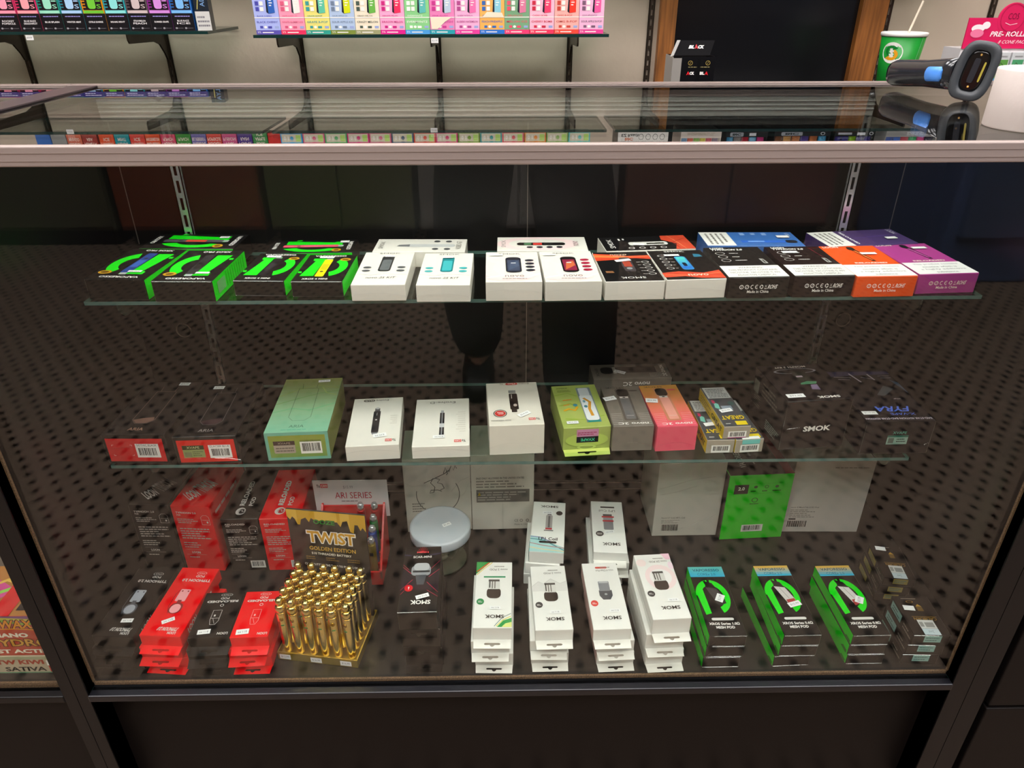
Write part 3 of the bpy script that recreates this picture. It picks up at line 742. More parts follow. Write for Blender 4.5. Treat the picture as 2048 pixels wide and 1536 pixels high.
put('D6', NV, 'deep purple box lying crosswise with white warning panel, behind the magenta box', '#4e3a6c', side_warn(0)+[('t', 'T', 'RELOADED', .5, .36, .8, .03, '#e9e3f2', 0, .04), ('s', 'T', [(.52, .42), (.42, .84)], 1.4, '#6a4fa0'), ('t', 'T', 'LOON', .2, .94, .3, .05, '#e9e3f2')], [('T', .8, .36, 17, 9, 0, '')], {'T': 270}, G4)

# --- lower shelf
def aria(line, txt, patch=None):
    a = [('s', 'T', [(.30, .80), (.62, .80), (.64, .78), (.66, .26), (.58, .20), (.38, .20), (.30, .26), (.30, .80)], .45, line), ('s', 'T', [(.36, .80), (.34, .9)], .4, line), ('s', 'T', [(.60, .80), (.60, .9)], .4, line), ('t', 'T', 'ARIA', .48, .10, .24, .045, txt)]
    if patch: a.append(('p', 'T', [(.31, .26), (.39, .205), (.57, .205), (.65, .26), (.62, .31), (.45, .29)], patch))
    return a
put('E1', 'device_box', 'black box with copper lettering and a red end panel with one barcode label', '#242122', aria('#8d7468', '#b28a76', '#77584e')+[('r', 'F', .05, .08, .95, .88, '#d22226'), ('r', 'F', .50, .22, .87, .70, '#ecebe8'), ('t', 'F', 'GOTHIC BLACK', .68, .65, .32, .07, '#33302e'), ('b', 'F', .51, .22, .86, .60, None), ('s', 'F', [(.0, .45), (.1, .53), (.3, .57), (.6, .58), (.9, .68), (1, .8)], .5, 'film'), ('s', 'F', [(.13, .62), (.13, .66), (.16, .66)], .4, '#f4d6d4'), ('s', 'F', [(.42, .66), (.45, .66), (.45, .62)], .4, '#f4d6d4'), ('s', 'F', [(.13, .33), (.13, .29), (.16, .29)], .4, '#f4d6d4'), ('s', 'F', [(.42, .29), (.45, .29), (.45, .33)], .4, '#f4d6d4')]+edges('T'), [('T', .68, .94, 16, 9, 0, '$79.99')])
put('E2', 'device_box', 'black box with grey lettering and a red end panel with olive and barcode labels', '#242122', aria('#77706e', '#8d8785', '#4a3438')+[('r', 'F', .05, .08, .95, .88, '#d8291f'), ('r', 'F', .12, .25, .46, .69, '#8e9a62'), ('r', 'F', .12, .54, .46, .69, '#3f4520'), ('t', 'F', 'XVAPE', .29, .615, .2, .08, '#c9d29a'), ('r', 'F', .14, .28, .25, .45, '#7a7f5a'), ('l', 'F', .27, .30, .44, .5, 3, '#5d6340'), ('r', 'F', .53, .22, .88, .69, '#ecebe8'), ('t', 'F', 'GLACIER BLUE', .705, .64, .31, .07, '#33302e'), ('b', 'F', .54, .22, .87, .6, None), ('s', 'F', [(0, .25), (.3, .22), (.8, .2), (1, .12)], .5, 'film'), ('s', 'R', [(0, .2), (.02, .7), (.05, .3), (.4, .8), (.9, .9)], .5, 'film')]+edges('T'), [('T', .28, .9, 16, 9, 0, '$79.99')])
gr = [('g', 'T', 0, 0, 1, 1, '#7fb89a', '#868c4c', 14), ('s', 'T', [(0, .35), (.3, .42), (.6, .38), (1, .5)], 2.5, '#6aa878'), ('s', 'T', [(0, .5), (.4, .62), (.7, .7), (1, .74)], 2, '#6f9658'), ('s', 'T', [(0, .65), (.3, .78), (.6, .86), (1, .8)], 2, '#8a9850'), ('s', 'T', [(.7, .82), (.8, .7), (.98, .66)], 2, '#93a45c')]
gr += aria('#2c3a30', '#43705c')+[('l', 'T', .25, .03, .75, .06, 1, '#57a88c')]
gr += [('r', 'F', .0, .0, 1, 1, '#74b09a'), ('g', 'F', .05, .1, .95, .9, '#7d9c4c', '#8f9a3e', 4), ('q', 'F', .12, .25, .46, .70, '#a79a8c', .1), ('r', 'F', .12, .55, .46, .70, '#4c3a34'), ('t', 'F', 'XVAPE', .29, .62, .2, .07, '#a8988a'), ('l', 'F', .15, .3, .43, .5, 2, '#6d6258'), ('b', 'F', .54, .22, .88, .66), ('t', 'F', 'GOLDEN DRAGON', .71, .69, .33, .07, '#3c3a34')]
put('E3', 'device_box', 'teal to olive green box with outlined device and barcode label on its end', {'*': '#72ab94', 'R': '#868c4c'}, gr, [('T', .70, .93, 18, 7, 4, '$79.99')])
def pen(a, v0, v1, w, c): return [('q', 'T', .5-w, v0, .5+w, v1, c, .3)]
yoc = [('t', 'T', 'Yo', .10, .91, .07, .05, '#2a2725', 0, .03), ('r', 'T', .145, .885, .27, .935, '#cf3b36'), ('t', 'T', 'CAN', .207, .91, .1, .035, '#f2dcd8', 0, .02)]
put('E4', 'device_box', 'white box with a dark grey pen picture, its lettering in a black pill', '#e5e1d8', yoc+[('q', 'T', .42, .30, .56, .75, '#34363a', .2), ('r', 'T', .44, .24, .54, .30, '#55585c'), ('r', 'T', .46, .22, .52, .26, '#b8babc'), ('p', 'T', [(.42, .75), (.56, .75), (.52, .8), (.46, .8)], '#7d8084'), ('t', 'T', 'Evolve', .42, .06, .26, .035, '#55534f'), ('q', 'T', .57, .035, .80, .085, '#55534f', .5), ('t', 'T', 'PLUS', .685, .06, .17, .025, '#e5e1d8', 0, .02), ('r', 'T', .475, .48, .51, .5, '#d8d8d6'), ('s', 'T', [(.49, .34), (.49, .4)], .8, '#a8aaac'), ('l', 'T', .08, .4, .22, .6, 5, '#d0ccc2'), seam(.6)], [('T', .62, .18, 19, 10, 190, '$39.99')], {'T': 180})
put('E5', 'device_box', 'white box with a thin black pen picture, widest white box of the lower shelf', '#e5e1d8', yoc+[('r', 'T', .455, .32, .49, .84, '#2c2e31'), ('r', 'T', .505, .32, .54, .84, '#3b3d41'), ('r', 'T', .488, .3, .508, .84, '#8b8d92'), ('r', 'T', .455, .55, .54, .63, '#c9cacc'), ('r', 'T', .47, .27, .525, .32, '#a8aaad'), ('t', 'T', 'Evolve-D', .5, .09, .48, .045, '#55534f'), ('l', 'T', .07, .3, .24, .75, 10, '#d4d0c6'), seam(.65)], [('T', .46, .17, 17, 8, 184, '$29.99')], {'T': 180})
put('E6', 'device_box', 'tall white box with dark brown pen picture and a round red seal', '#ded8cc', [('t', 'T', 'Yo', .10, .88, .07, .05, '#2a2725', 0, .03), ('r', 'T', .145, .855, .27, .905, '#cf3b36'), ('t', 'T', 'CAN', .207, .88, .1, .035, '#f2dcd8', 0, .02), ('q', 'T', .42, .28, .58, .66, '#2d211f', .2), ('r', 'T', .44, .2, .58, .27, '#8a8a88'), ('r', 'T', .46, .66, .56, .72, '#3e3432'), ('e', 'T', .48, .56, .035, .03, '#b8aaa4'), ('s', 'T', [(.53, .3), (.53, .4)], .8, '#d0c8c0'), ('o', 'T', .78, .74, .125, .085, .12, '#3a3432'), ('e', 'T', .78, .74, .1, .065, '#c0302c'), ('l', 'T', .72, .71, .84, .77, 2, '#f0d8d4'), ('t', 'T', '2020 VERSION', .77, .90, .36, .028, '#6a6660'), ('q', 'T', .38, .015, .62, .065, '#c62f2b', .5), ('t', 'T', 'Plus', .5, .04, .15, .03, '#f2dcd8', 0, .02), ('t', 'T', 'Evolve', .26, .04, .2, .035, '#55534f'), ('t', 'T', 'XL', .70, .04, .08, .032, '#55534f'), seam(.3)], [('T', .66, .22, 20, 9, 35, '$54.99')], {'T': 180})
lime = '#a6b45e'
f1 = [('s', 'T', [(.05, .5), (.3, .55), (.45, .45)], 3, '#93aa40'), ('s', 'T', [(.02, .75), (.3, .8), (.5, .72)], 3, '#96ad42'), ('s', 'T', [(.1, .2), (.5, .16), (.95, .24)], 3, '#98b044'), ('p', 'T', [(.53, .10), (.84, .10), (.85, .92), (.53, .92)], '#7d8a94'), ('q', 'T', .55, .14, .82, .74, '#dfe2e4', .3), ('q', 'T', .57, .72, .80, .91, '#cdd2d8', .2), ('s', 'T', [(.63, .66), (.74, .56), (.68, .4), (.7, .24)], 4.5, '#d99a3a'), ('e', 'T', .62, .46, .04, .03, '#4f8a9a'), ('e', 'T', .62, .58, .03, .03, '#6f9aa8'), ('r', 'T', .56, .1, .82, .14, '#2d8a80'),
      ('s', 'T', [(.12, .38), (.24, .42), (.36, .38), (.44, .46)], 4, '#e2a829'), ('e', 'T', .4, .5, .05, .03, '#3c7f96'), ('s', 'T', [(.16, .62), (.36, .64)], 2.2, '#d9832e'), ('s', 'T', [(.14, .5), (.28, .52)], 1.8, '#d9832e'), ('t', 'T', 'XMAX', .22, .92, .26, .03, '#3c4a18'), ('l', 'T', .1, .82, .4, .88, 2, '#6a7a2c'),
      ('e', 'F', .5, .45, .45, .3, '#b6cb60'), ('r', 'F', .28, .60, .74, .92, '#c98aa8'), ('r', 'F', .28, .34, .74, .6, '#23262a'), ('t', 'F', 'XVAPE', .52, .46, .3, .12, '#3ecf9a', 180, .02), ('l', 'F', .3, .66, .72, .82, 2, '#a82a5e'), ('o', 'F', .5, .14, .2, .1, .3, '#c4d872')]
put('F1', 'device_box', 'lime green box with a window showing a white tube, hang flap at its front', lime, f1, [('T', .22, .10, 17, 7, 0, '$64.99')], None, None, (.012, '#c0cc68', 18))
def novo2(base, dk, pod, body, dotc):
    a = [('q', 'T', .33, .13, .68, .92, dk, .15), ('q', 'T', .36, .72, .66, .92, '#2b2725', .4), ('r', 'T', .40, .68, .62, .72, '#d8d4cf'), ('e', 'T', .51, .70, .04, .012, '#2b2725'), ('q', 'T', .39, .16, .63, .68, body, .1), ('r', 'T', .42, .24, .60, .245, '#d4ccc4'), ('e', 'T', .8, .87, .12, .018, dotc), ('t', 'T', 'SMOK', .35, .955, .5, .04, '#4c4540', 180), ('t', 'T', 'novo 2C', .52, .055, .74, .05, '#f3efe9', 180, .02)]
    for r in range(5):
        for c in range(7):
            for u0 in (.03, .70): a.append(('r', 'T', u0+c*.036, .07+r*.06, u0+c*.036+.012, .07+r*.06+.022, dotc))
    return a
def halftone(a, col):
    """fine dot raster either side of the device"""
    return [i for i in a if not (i[0] == 'r' and abs((i[4]-i[2])-.012) < 1e-6)] + [('r', 'T', u0+c*.033, .03+r*.035, u0+c*.033+.008+.004*(6-r)/6, .03+r*.035+.013, col) for r in range(7) for c in range(8) for u0 in (.03, .71)]
put('F2', 'device_box', 'grey box with dotted pattern and grey device, between the lime and the pink box', '#766e65', halftone(novo2(0, '#5a534c', 0, '#6d6a6a', '#4f4843'), '#d9d4cc')+[seam(.3)], [('T', .13, .66, 19, 11, 16, '$22.99')])
put('F3', 'device_box', 'orange to pink box with dotted pattern and pink device', {'*': '#e5566c'}, [('g', 'T', 0, 0, 1, 1, '#ee5a70', '#cf9234', 12)]+halftone(novo2(0, '#c98464', 0, '#e59c8c', '#d85060'), '#f7d3cc')+[seam(.3)], [('T', .15, .60, 18, 12, -10, '$22.99')])
put('F4', 'device_box', 'grey box lying crosswise with dark device picture, behind the two dotted boxes', '#766e65', [('q', 'T', .12, .34, .28, .80, '#35302d', .4), ('r', 'T', .28, .36, .32, .8, '#c9c4be'), ('r', 'T', .32, .40, .84, .80, '#4a4440'), ('t', 'T', 'SMOK', .07, .45, .55, .04, '#3b3632', 270), ('t', 'T', 'NOVO 2C', .93, .5, .75, .05, '#e2ddd6', 270, .02), ('t', 'F', 'novo 2C', .55, .75, .34, .2, '#efebe4', 180, .02)]+[('r', 'T', .74+c*.02, .1+r*.05, .746+c*.02, .12+r*.05, '#d9d4cc') for c in range(8) for r in range(5)], [('T', .36, .42, 19, 9, -30, '$22.99')])
def great(bc):
    return [('r', 'T', .06, .70, .96, .985, '#c6c8c6'), ('l', 'T', .14, .72, .9, .96, 6, '#5f6162'), ('p', 'T', [(.1, .46), (.26, .42), (.30, .55), (.16, .60)], '#74c0b0'), ('p', 'T', [(.10, .58), (.2, .56), (.22, .64), (.12, .66)], '#c22a5c'), ('r', 'T', .34, .40, .74, .50, '#8f9aa6'), ('e', 'T', .8, .56, .12, .05, '#3d5a58'), ('t', 'T', 'GREAT', .52, .21, .86, .09, '#e5c514', 180, .02), ('r', 'T', .5, .03, .92, .12, '#e8cf1e'), ('l', 'T', .12, .05, .4, .09, 1, '#d8d6d2'),
            ('r', 'F', .18, .1, .86, .62, '#eeece6'), ('b', 'F', .2, .1, .84, .6, None), ('r', 'F', .18, .06, .86, .14, bc), ('t', 'L', 'GREAT', .74, .5, .4, .4, '#4a3f08', 0, .03), ('l', 'L', .1, .2, .5, .8, 3, '#8a7a1c')]
GC = {'*': '#a59c8c', 'T': '#4d4f52', 'L': '#d9bd12'}
put('G1', 'slim_box', 'grey and yellow slim box under the topmost one, next to the pink dotted box', GC, great('#eeece6'), [('T', .36, .36, 17, 9, 10, '')], None, 'grey and yellow slim boxes')
put('G2', 'slim_box', 'grey and yellow slim box with a turquoise label on its end', GC, great('#eeece6')+[('r', 'F', .22, .66, .86, .99, '#6fc6bf'), ('r', 'T', .22, .0, .86, .06, '#e9efec')], [], None, 'grey and yellow slim boxes')
PL['G3'] = PL['G3'][:2]+(Z1+.0227,)+PL['G3'][3:]
put('G3', 'slim_box', 'grey and yellow slim box lying on top of the other two', GC, great('#a85a86'), [('T', .42, .37, 19, 9, 12, '$19.99')], None, 'grey and yellow slim boxes')
put('H1', 'device_box', 'large black cube-like box with white lettering on its front', '#2c2426', [('t', 'F', 'SMOK', .54, .42, .42, .11, '#efece6', 0, .03), ('s', 'F', [(.03, .34), (.08, .44), (.3, .46), (.5, .47), (.75, .45), (.93, .40), (.98, .3)], .6, 'film'), ('t', 'T', 'SMOK', .66, .07, .34, .055, '#efece6', 180, .03), ('t', 'T', 'MORPH 3 KIT', .5, .92, .5, .045, '#d8d2cc', 180, .02), ('o', 'T', .52, .80, .34, .07, .12, '#8d8f98'), ('q', 'T', .44, .5, .66, .8, '#3a3f36', .15), ('r', 'T', .46, .62, .56, .66, '#b9aab8'), ('p', 'T', [(.42, .42), (.66, .42), (.7, .48), (.56, .5), (.44, .46)], '#4f8a66'), ('p', 'T', [(.52, .28), (.64, .26), (.66, .4), (.56, .4)], '#7a6a86'), ('l', 'L', .1, .3, .3, .55, 6, '#6a675f'), ('r', 'L', .05, .55, .2, .8, '#6f756c'), ('l', 'L', .55, .1, .95, .3, 5, '#87938b'), ('l', 'L', .3, .6, .8, .9, 4, '#5e5b54')]+edges('F'), [('T', .18, .12, 26, 10, 0, '$93.99')])
put('H2', 'device_box', 'black box with blue lettering and a teal label, overhanging the end of the lower shelf', '#241f26', [('t', 'T', 'FYRA', .52, .22, .50, .09, '#4f72d8', 180, .02, .2), ('t', 'T', 'X-VAPE', .62, .13, .36, .035, '#4f72d8', 180), ('t', 'T', 'BAD-STAR EDITION BAD-STAR EDITION', .5, .05, .95, .028, '#cfc6d2', 180, .02), ('p', 'T', [(0, .96), (1, .96), (1, .9), (.4, .88), (0, .85)], '#3a3a5c'), ('s', 'T', [(.08, .85), (.34, .83)], .9, '#b0aabc'), ('s', 'T', [(.12, .80), (.3, .79)], .9, '#b0aabc'), ('s', 'T', [(.36, .92), (.44, .74)], 2.4, '#b0aabc'), ('s', 'T', [(.5, .84), (.66, .8)], 1, '#b0aabc'), ('s', 'T', [(.64, .9), (.68, .78)], 2.4, '#b0aabc'), ('s', 'T', [(.78, .86), (.96, .86)], .9, '#b0aabc'), ('s', 'T', [(.80, .82), (.96, .82)], .9, '#b0aabc'), ('p', 'T', [(.5, .48), (.72, .66), (.84, .6), (.6, .46)], '#4e5358'), ('p', 'T', [(.36, .44), (.52, .62), (.58, .62), (.42, .44)], '#1a181a'), ('p', 'T', [(.9, .78), (1, .72), (1, .5), (.96, .62)], '#45586c'), ('e', 'T', .74, .40, .07, .03, '#3a3338'), ('t', 'T', 'xdags', .74, .40, .1, .02, '#c9c2c8', 180), ('r', 'F', .36, .30, .66, .56, '#8fb3a4'), ('r', 'F', .36, .52, .66, .58, '#2b6b5c'), ('t', 'F', 'XVAPE', .52, .66, .2, .08, '#4fa08e', 0, .01), ('l', 'F', .5, .36, .64, .5, 2, '#3c4440'), ('r', 'F', .38, .34, .46, .5, '#5d6c64'), ('s', 'F', [(0, .35), (.3, .34), (.7, .3), (.92, .28), (1, .36)], .5, 'film')]+edges('F'), [('T', .14, .14, 21, 9, 0, '$119.99')])

# ------------------------------------------------------------------ deck: tall cartons at the back left
LF = '#d9d4d0'
def loonback(title, sub, pod=True):
    a = [('t', 'F', title, .36, .90, .52, .03, LF, 0, .02), ('t', 'F', 'POD', .16, .865, .1, .02, LF, 0, .02), ('l', 'F', .1, .74, .62, .82, 3, '#b9b3ae'), ('l', 'F', .1, .5, .86, .68, 5, '#b9b3ae'), ('l', 'F', .1, .36, .55, .46, 3, '#b9b3ae'), ('s', 'F', [(.1, .335), (.56, .335)], .3, '#b9b3ae'), ('t', 'F', 'LOON', .36, .29, .22, .035, LF, 0, .02), ('s', 'F', [(.1, .255), (.62, .255)], .3, '#b9b3ae'), ('l', 'F', .16, .2, .56, .235, 1, '#b9b3ae'),
         ('s', 'F', [(.72, .73), (.72, .84), (.78, .87), (.88, .87), (.93, .84), (.93, .73), (.72, .73)], .4, LF), ('s', 'F', [(.74, .80), (.92, .80)], .4, LF), ('r', 'F', .85, .755, .89, .78, LF)]
    return a+sub
typ = [('t', 'T', 'LOON', .36, .22, .30, .2, LF, 50, .03), ('t', 'T', 'TYPHOON', .55, .40, .42, .24, LF, 62, .03)]
rel = [('t', 'T', 'RELOADED', .42, .5, .5, .14, LF, 90, .04), ('t', 'T', 'POD', .66, .33, .17, .12, LF, 90, .02), ('e', 'T', .46, .14, .13, .07, LF), ('e', 'T', .49, .14, .09, .045, '#2a2625'), ('s', 'T', [(.42, .12), (.42, .16), (.5, .16), (.5, .13), (.56, .13), (.56, .17)], 1.1, LF)]
PL['I1'] = (.0085, .2178, ZF, -2.1, .0618, .13, .1267)
put('I1', 'tall_carton', 'tall black carton with white graffiti lettering on top, standing by the side wall', {'*': '#2b2625'}, loonback('TYPHOON 2.0', typ)+edges('T'))
put('I2', 'tall_carton', 'tall red carton with white graffiti lettering on top, next to the black one', '#ee141c', loonback('TYPHOON 2.0', typ)+[('l', 'R', .1, .8, .9, .9, 1, '#e6b8b4')])
put('I3', 'tall_carton', 'black carton with round emblem on top and a barcode, between two red cartons', {'*': '#2b2625'}, loonback('RELOADED', rel)+[('b', 'F', .56, .06, .95, .2), ('s', 'T', [(0, .01), (1, .01)], .5, 'film')])
put('I4', 'tall_carton', 'red carton with round emblem on top, behind the black drip-topped sign', '#ee141c', loonback('RELOADED', [(i[0],)+tuple('#b01219' if x == '#2a2625' else x for x in i[1:]) for i in rel])+[('b', 'F', .6, .06, .98, .2)])

# ------------------------------------------------------------------ deck: stacks of packs
ORD = {0: 'topmost', 1: 'middle', 2: 'lowest'}
def stack(k, n, name, what, where, cols, art, side, stk, jit, tabcol=None, tabL=.014, droop=9, orient=None, top_h=None):
    x, y, z, r, w, d, h = PL[k]
    p = h/n
    for i in range(n):          # i = 0 topmost
        dx, dy, dr = jit[i]
        lab = what+', '+ORD[i]+', '+where
        box(name, lab, (x+dx, y+dy, z+(n-1-i)*p), r+dr, (w, d, p-.0006), cols, (art if i == 0 else [])+side, stk if i == 0 else [], orient, 'stack '+where, (tabL, tabcol, droop if i < n-1 else 1.5) if tabcol else None)
# typhoon: lettering upside down for the viewer -> orient 180; in that frame the logo sits at the top (near edge)
tA = [('t', 'T', 'LOON', .26, .955, .2, .035, LF, 0, .03), ('t', 'T', 'TYPHOON 2.0', .40, .905, .5, .05, LF, 0, .03, .2), ('t', 'T', 'TYPHOON 2.0', .42, .2, .74, .042, LF, 0, .03), ('t', 'T', 'POD', .38, .135, .22, .032, LF, 0, .02), ('t', 'T', '3 PACK', .38, .085, .16, .02, LF), ('o', 'T', .38, .085, .13, .025, .08, LF)]
def pod(c, c2): return [('q', 'T', .40, .34, .66, .52, c, .12), ('r', 'T', .48, .5, .58, .56, c2), ('q', 'T', .36, .54, .68, .70, c2, .45), ('q', 'T', .40, .56, .65, .69, c, .5), ('s', 'T', [(.66, .34), (.72, .42), (.72, .6), (.64, .7)], .8, c2), ('e', 'T', .45, .37, .02, .01, c2), ('e', 'T', .6, .37, .02, .01, c2)]
sideR = [('t', 'R', 'LOON', .25, .5, .2, .5, LF, 0, .02), ('l', 'R', .4, .3, .9, .7, 1, LF)]
J3j = [(0, 0, 0), (-.004, -.002, 1.2), (.001, .001, -.6)]
PL['J1'] = (.0315, .0165, ZF, -3.6, .0575, .1290, .0640)
PL['J2'] = (.0935, .0182, ZF, -4.0, .0569, .1304, .0619)
stack('J1', 3, 'hang_tab_pack', 'black hang-tab pack with a clear pod', 'beside the red clear-pod packs', '#292523', tA+pod('#a9aeb8', '#565a62'), sideR, [('T', .62, .21, 16, 7, 184, '$11.99')], J3j, '#171413', .013, 14, {'T': 180})
stack('J2', 3, 'hang_tab_pack', 'red hang-tab pack with a pale pink pod', 'in front of the tall red carton', '#f01018', tA+pod('#f2a4a8', '#8c2228'), sideR, [('T', .50, .20, 17, 7, 212, '$11.99')], J3j, '#f2141c', .013, 14, {'T': 180})
rA = [('t', 'T', 'LOON', .18, .93, .26, .05, LF, 0, .03), ('t', 'T', 'RELOADED', .48, .22, .8, .05, LF, 0, .04), ('t', 'T', 'POD', .45, .15, .22, .05, LF, 0, .02), ('t', 'T', '3 PACK', .43, .07, .2, .03, LF), ('o', 'T', .43, .07, .15, .035, .08, LF), ('o', 'T', .46, .31, .05, .03, .3, LF)]
def outl(c): return [('s', 'T', [(.40, .42), (.40, .66), (.46, .74), (.58, .74), (.62, .64), (.62, .42), (.40, .42)], .5, c), ('s', 'T', [(.40, .60), (.62, .60)], .5, c), ('s', 'T', [(.48, .72), (.56, .6)], .4, c), ('r', 'T', .52, .52, .56, .56, c)]
stack('J3', 3, 'hang_tab_pack', 'black hang-tab pack with an outlined pod', 'between the red stacks', '#292523', rA+outl(LF), [], [('T', .36, .10, 17, 8, 185, '$11.99')], [(0, 0, 0), (-.005, -.003, 1), (-.004, 0, 0)], '#171413', .013, 14, {'T': 180})
stack('J4', 3, 'hang_tab_pack', 'red hang-tab pack with an outlined pod', 'beside the tray of gold pens', '#f01018', rA+outl('#f2b8b4'), [], [('T', .30, .10, 17, 9, 186, '$11.99')], [(0, 0, 0), (-.006, -.002, 1.5), (-.002, 0, -.5)], '#f2141c', .013, 14, {'T': 180})
# black pack stack with a tank picture
PL['N'] = (.4442, .0145, ZF, 1.27, .0522, .1253, .1064)
nA = [('s', 'T', [(.0, .70), (.3, .55), (.7, .3), (1, .2)], .7, '#b02a4a'), ('s', 'T', [(.02, .24), (.3, .42), (.75, .62), (1, .76)], .7, '#a82c48'), ('s', 'T', [(0, .86), (.5, .83), (1, .88)], 2.5, '#3a3350'), ('g', 'T', .0, .30, 1, .62, '#3a2630', '#2c2630', 4), ('s', 'T', [(.0, .66), (.28, .54)], .7, '#c02c4c'), ('s', 'T', [(.72, .50), (1, .62)], .7, '#c02c4c'), ('s', 'T', [(.0, .30), (.3, .46)], .7, '#c02c4c'), ('s', 'T', [(.68, .42), (1, .26)], .7, '#c02c4c'),
      ('q', 'T', .24, .52, .76, .68, '#8f9296', .3), ('q', 'T', .30, .60, .72, .72, '#b4b6b9', .4), ('p', 'T', [(.36, .53), (.66, .53), (.60, .38), (.42, .38)], '#4e5056'), ('r', 'T', .28, .57, .74, .60, '#3a3c40'), ('e', 'T', .22, .33, .11, .05, '#d22028'), ('p', 'T', [(.2, .35), (.24, .35), (.22, .30)], '#f3dcd8'), ('r', 'T', .2, .79, .82, .85, '#151316'), ('t', 'T', 'SCAR-MINI', .5, .82, .5, .035, '#e3dfda', 0, .02), ('t', 'T', 'SMOK', .56, .12, .52, .06, '#efece6', 180, .03)]
nA += [('s', 'T', [(.5, .90), (.5+.16*math.cos(t*.35), .90+.085*math.sin(t*.35))], .35, '#e0283c') for t in range(10)]+[('t', 'T', 'MESH', .5, .895, .32, .025, '#ff5a60', 0, .03)]
stack('N', 3, 'hang_tab_pack', 'black hang-tab pack with silver tank', 'in front of the lidded jar', '#221e1e', nA, [('l', 'R', .1, .3, .9, .6, 1, '#6a5f60'), ('s', 'F', [(0, .97), (1, .97)], .4, 'film')], [('T', .60, .20, 18, 7, 198, '$16.99')], [(0, 0, 0), (.002, .002, .5), (.004, .001, -.4)], '#15110f', .012, 62)
# white pod packs
def podpack(deco, name, podc, dot, clear):
    a = list(deco)
    if clear: a += [('q', 'T', .32, .42, .70, .58, '#4a3f39', .35), ('q', 'T', .35, .56, .67, .70, '#d7d5d0', .1), ('r', 'T', .36, .68, .66, .71, '#55504c'), ('r', 'T', .45, .57, .48, .68, '#7a746e'), ('r', 'T', .52, .57, .55, .68, '#7a746e'), ('r', 'T', .38, .58, .41, .68, '#4c4743')]
    else: a += [('p', 'T', [(.34, .56), (.70, .56), (.70, .48), (.62, .42), (.42, .42), (.34, .48)], '#55565a'), ('q', 'T', .36, .55, .66, .70, '#85878b', .1), ('r', 'T', .38, .67, .64, .7, '#b5b7b9'), ('e', 'T', .52, .5, .04, .015, '#a4a6a8')]
    a += [('e', 'T', .16, .37, .10, .045, dot), ('l', 'T', .10, .355, .22, .385, 2, '#f0ece6'), ('t', 'T', name, .62, .87, .5, .03, '#6f6a64', 180), ('l', 'T', .5, .91, .8, .935, 1, '#8f8a84'), ('t', 'T', 'SMOK', .55, .155, .5, .05, '#4c4743', 180, .02)]
    return a
PW = '#ecebe6'
grn = [('p', 'T', [(0, 1), (.4, 1), (.2, .9), (0, .8)], '#3f9a50'), ('s', 'T', [(.02, .84), (.2, .92), (.36, .99)], 2, '#d9662c'), ('s', 'T', [(.02, .79), (.24, .9), (.44, .99)], 1.6, '#e2cf7a'), ('p', 'T', [(.62, .01), (.78, .1), (1, .14), (1, .01)], '#3f9a50'), ('s', 'T', [(.55, .02), (.75, .14), (.98, .2)], 1.2, '#8a9a90'), ('s', 'T', [(.6, .02), (.78, .11), (.98, .16)], 1.4, '#e4d96a'), ('p', 'T', [(.74, .01), (.84, .06), (1, .08), (1, .01)], '#dfe28a'), ('r', 'T', .22, .74, .82, .765, '#4c9a70')]
WJ = [(0, 0, 0), (-.003, -.001, .8), (.002, -.0005, -.4)]
stack('O1', 3, 'hang_tab_pack', 'white hang-tab pack with green swoosh corners', 'beside the black tank packs', PW, podpack(grn, 'novo 2 POD', 0, '#2f8a50', True), [], [('T', .56, .275, 15, 6, 180, '$12.99')], WJ, '#e9e7e0', .014, 7)
mts = [('p', 'T', [(0, .66), (.2, .74), (.34, .70), (.55, .78), (.8, .70), (1, .74), (1, .58), (0, .58)], '#dedcd8'), ('s', 'T', [(0, .66), (.2, .74), (.34, .70), (.55, .78), (.8, .70), (1, .74)], .6, '#bdbab5')]
stack('O2', 3, 'hang_tab_pack', 'white hang-tab pack with grey mountain drawing', 'before the teal swirl packs', PW, podpack(mts, 'novo 2 POD', 0, '#4c4a4a', True), [], [('T', .58, .25, 15, 6, 180, '$12.99')], [(0, 0, 0), (-.007, .001, -2), (-.005, -.001, -.5)], '#e9e7e0', .014, 7)
stack('O3', 3, 'hang_tab_pack', 'white hang-tab pack with grey pod and red dot', 'between the two white pod stacks', {'*': PW, 'L': '#d9b4ac'}, podpack([('q', 'T', .36, .905, .70, .935, '#c94a40', .5)], 'novo 4 Clear Pod', 0, '#dd4a44', False), [], [('T', .66, .25, 15, 6, 180, '$12.99')], [(0, 0, 0), (.006, 0, 1), (.007, -.001, .5)], '#e9e7e0', .014, 7)
blu = [('e', 'T', .56, .62, .42, .20, '#f3dcdc'), ('e', 'T', .56, .62, .30, .13, '#f0ecea'), ('p', 'T', [(.76, 1), (1, 1), (1, .9), (.86, .9)], '#efc4d4'), ('e', 'T', .14, .86, .14, .06, '#f4e0dd'), ('e', 'T', .94, .80, .08, .06, '#f3dbe6')]
stack('O4', 3, 'hang_tab_pack', 'white hang-tab pack with soft pink circles', 'next to the green ring pod packs', PW, podpack(blu, 'novo 2X POD', 0, '#4a4648', True), [('s', 'L', [(.05, .5), (.95, .55)], .8, 'film')], [('T', .68, .26, 15, 6, 180, '$12.99')], [(0, 0, 0), (-.006, .0005, -1), (-.004, -.001, 0)], '#e9e7e0', .014, 7)
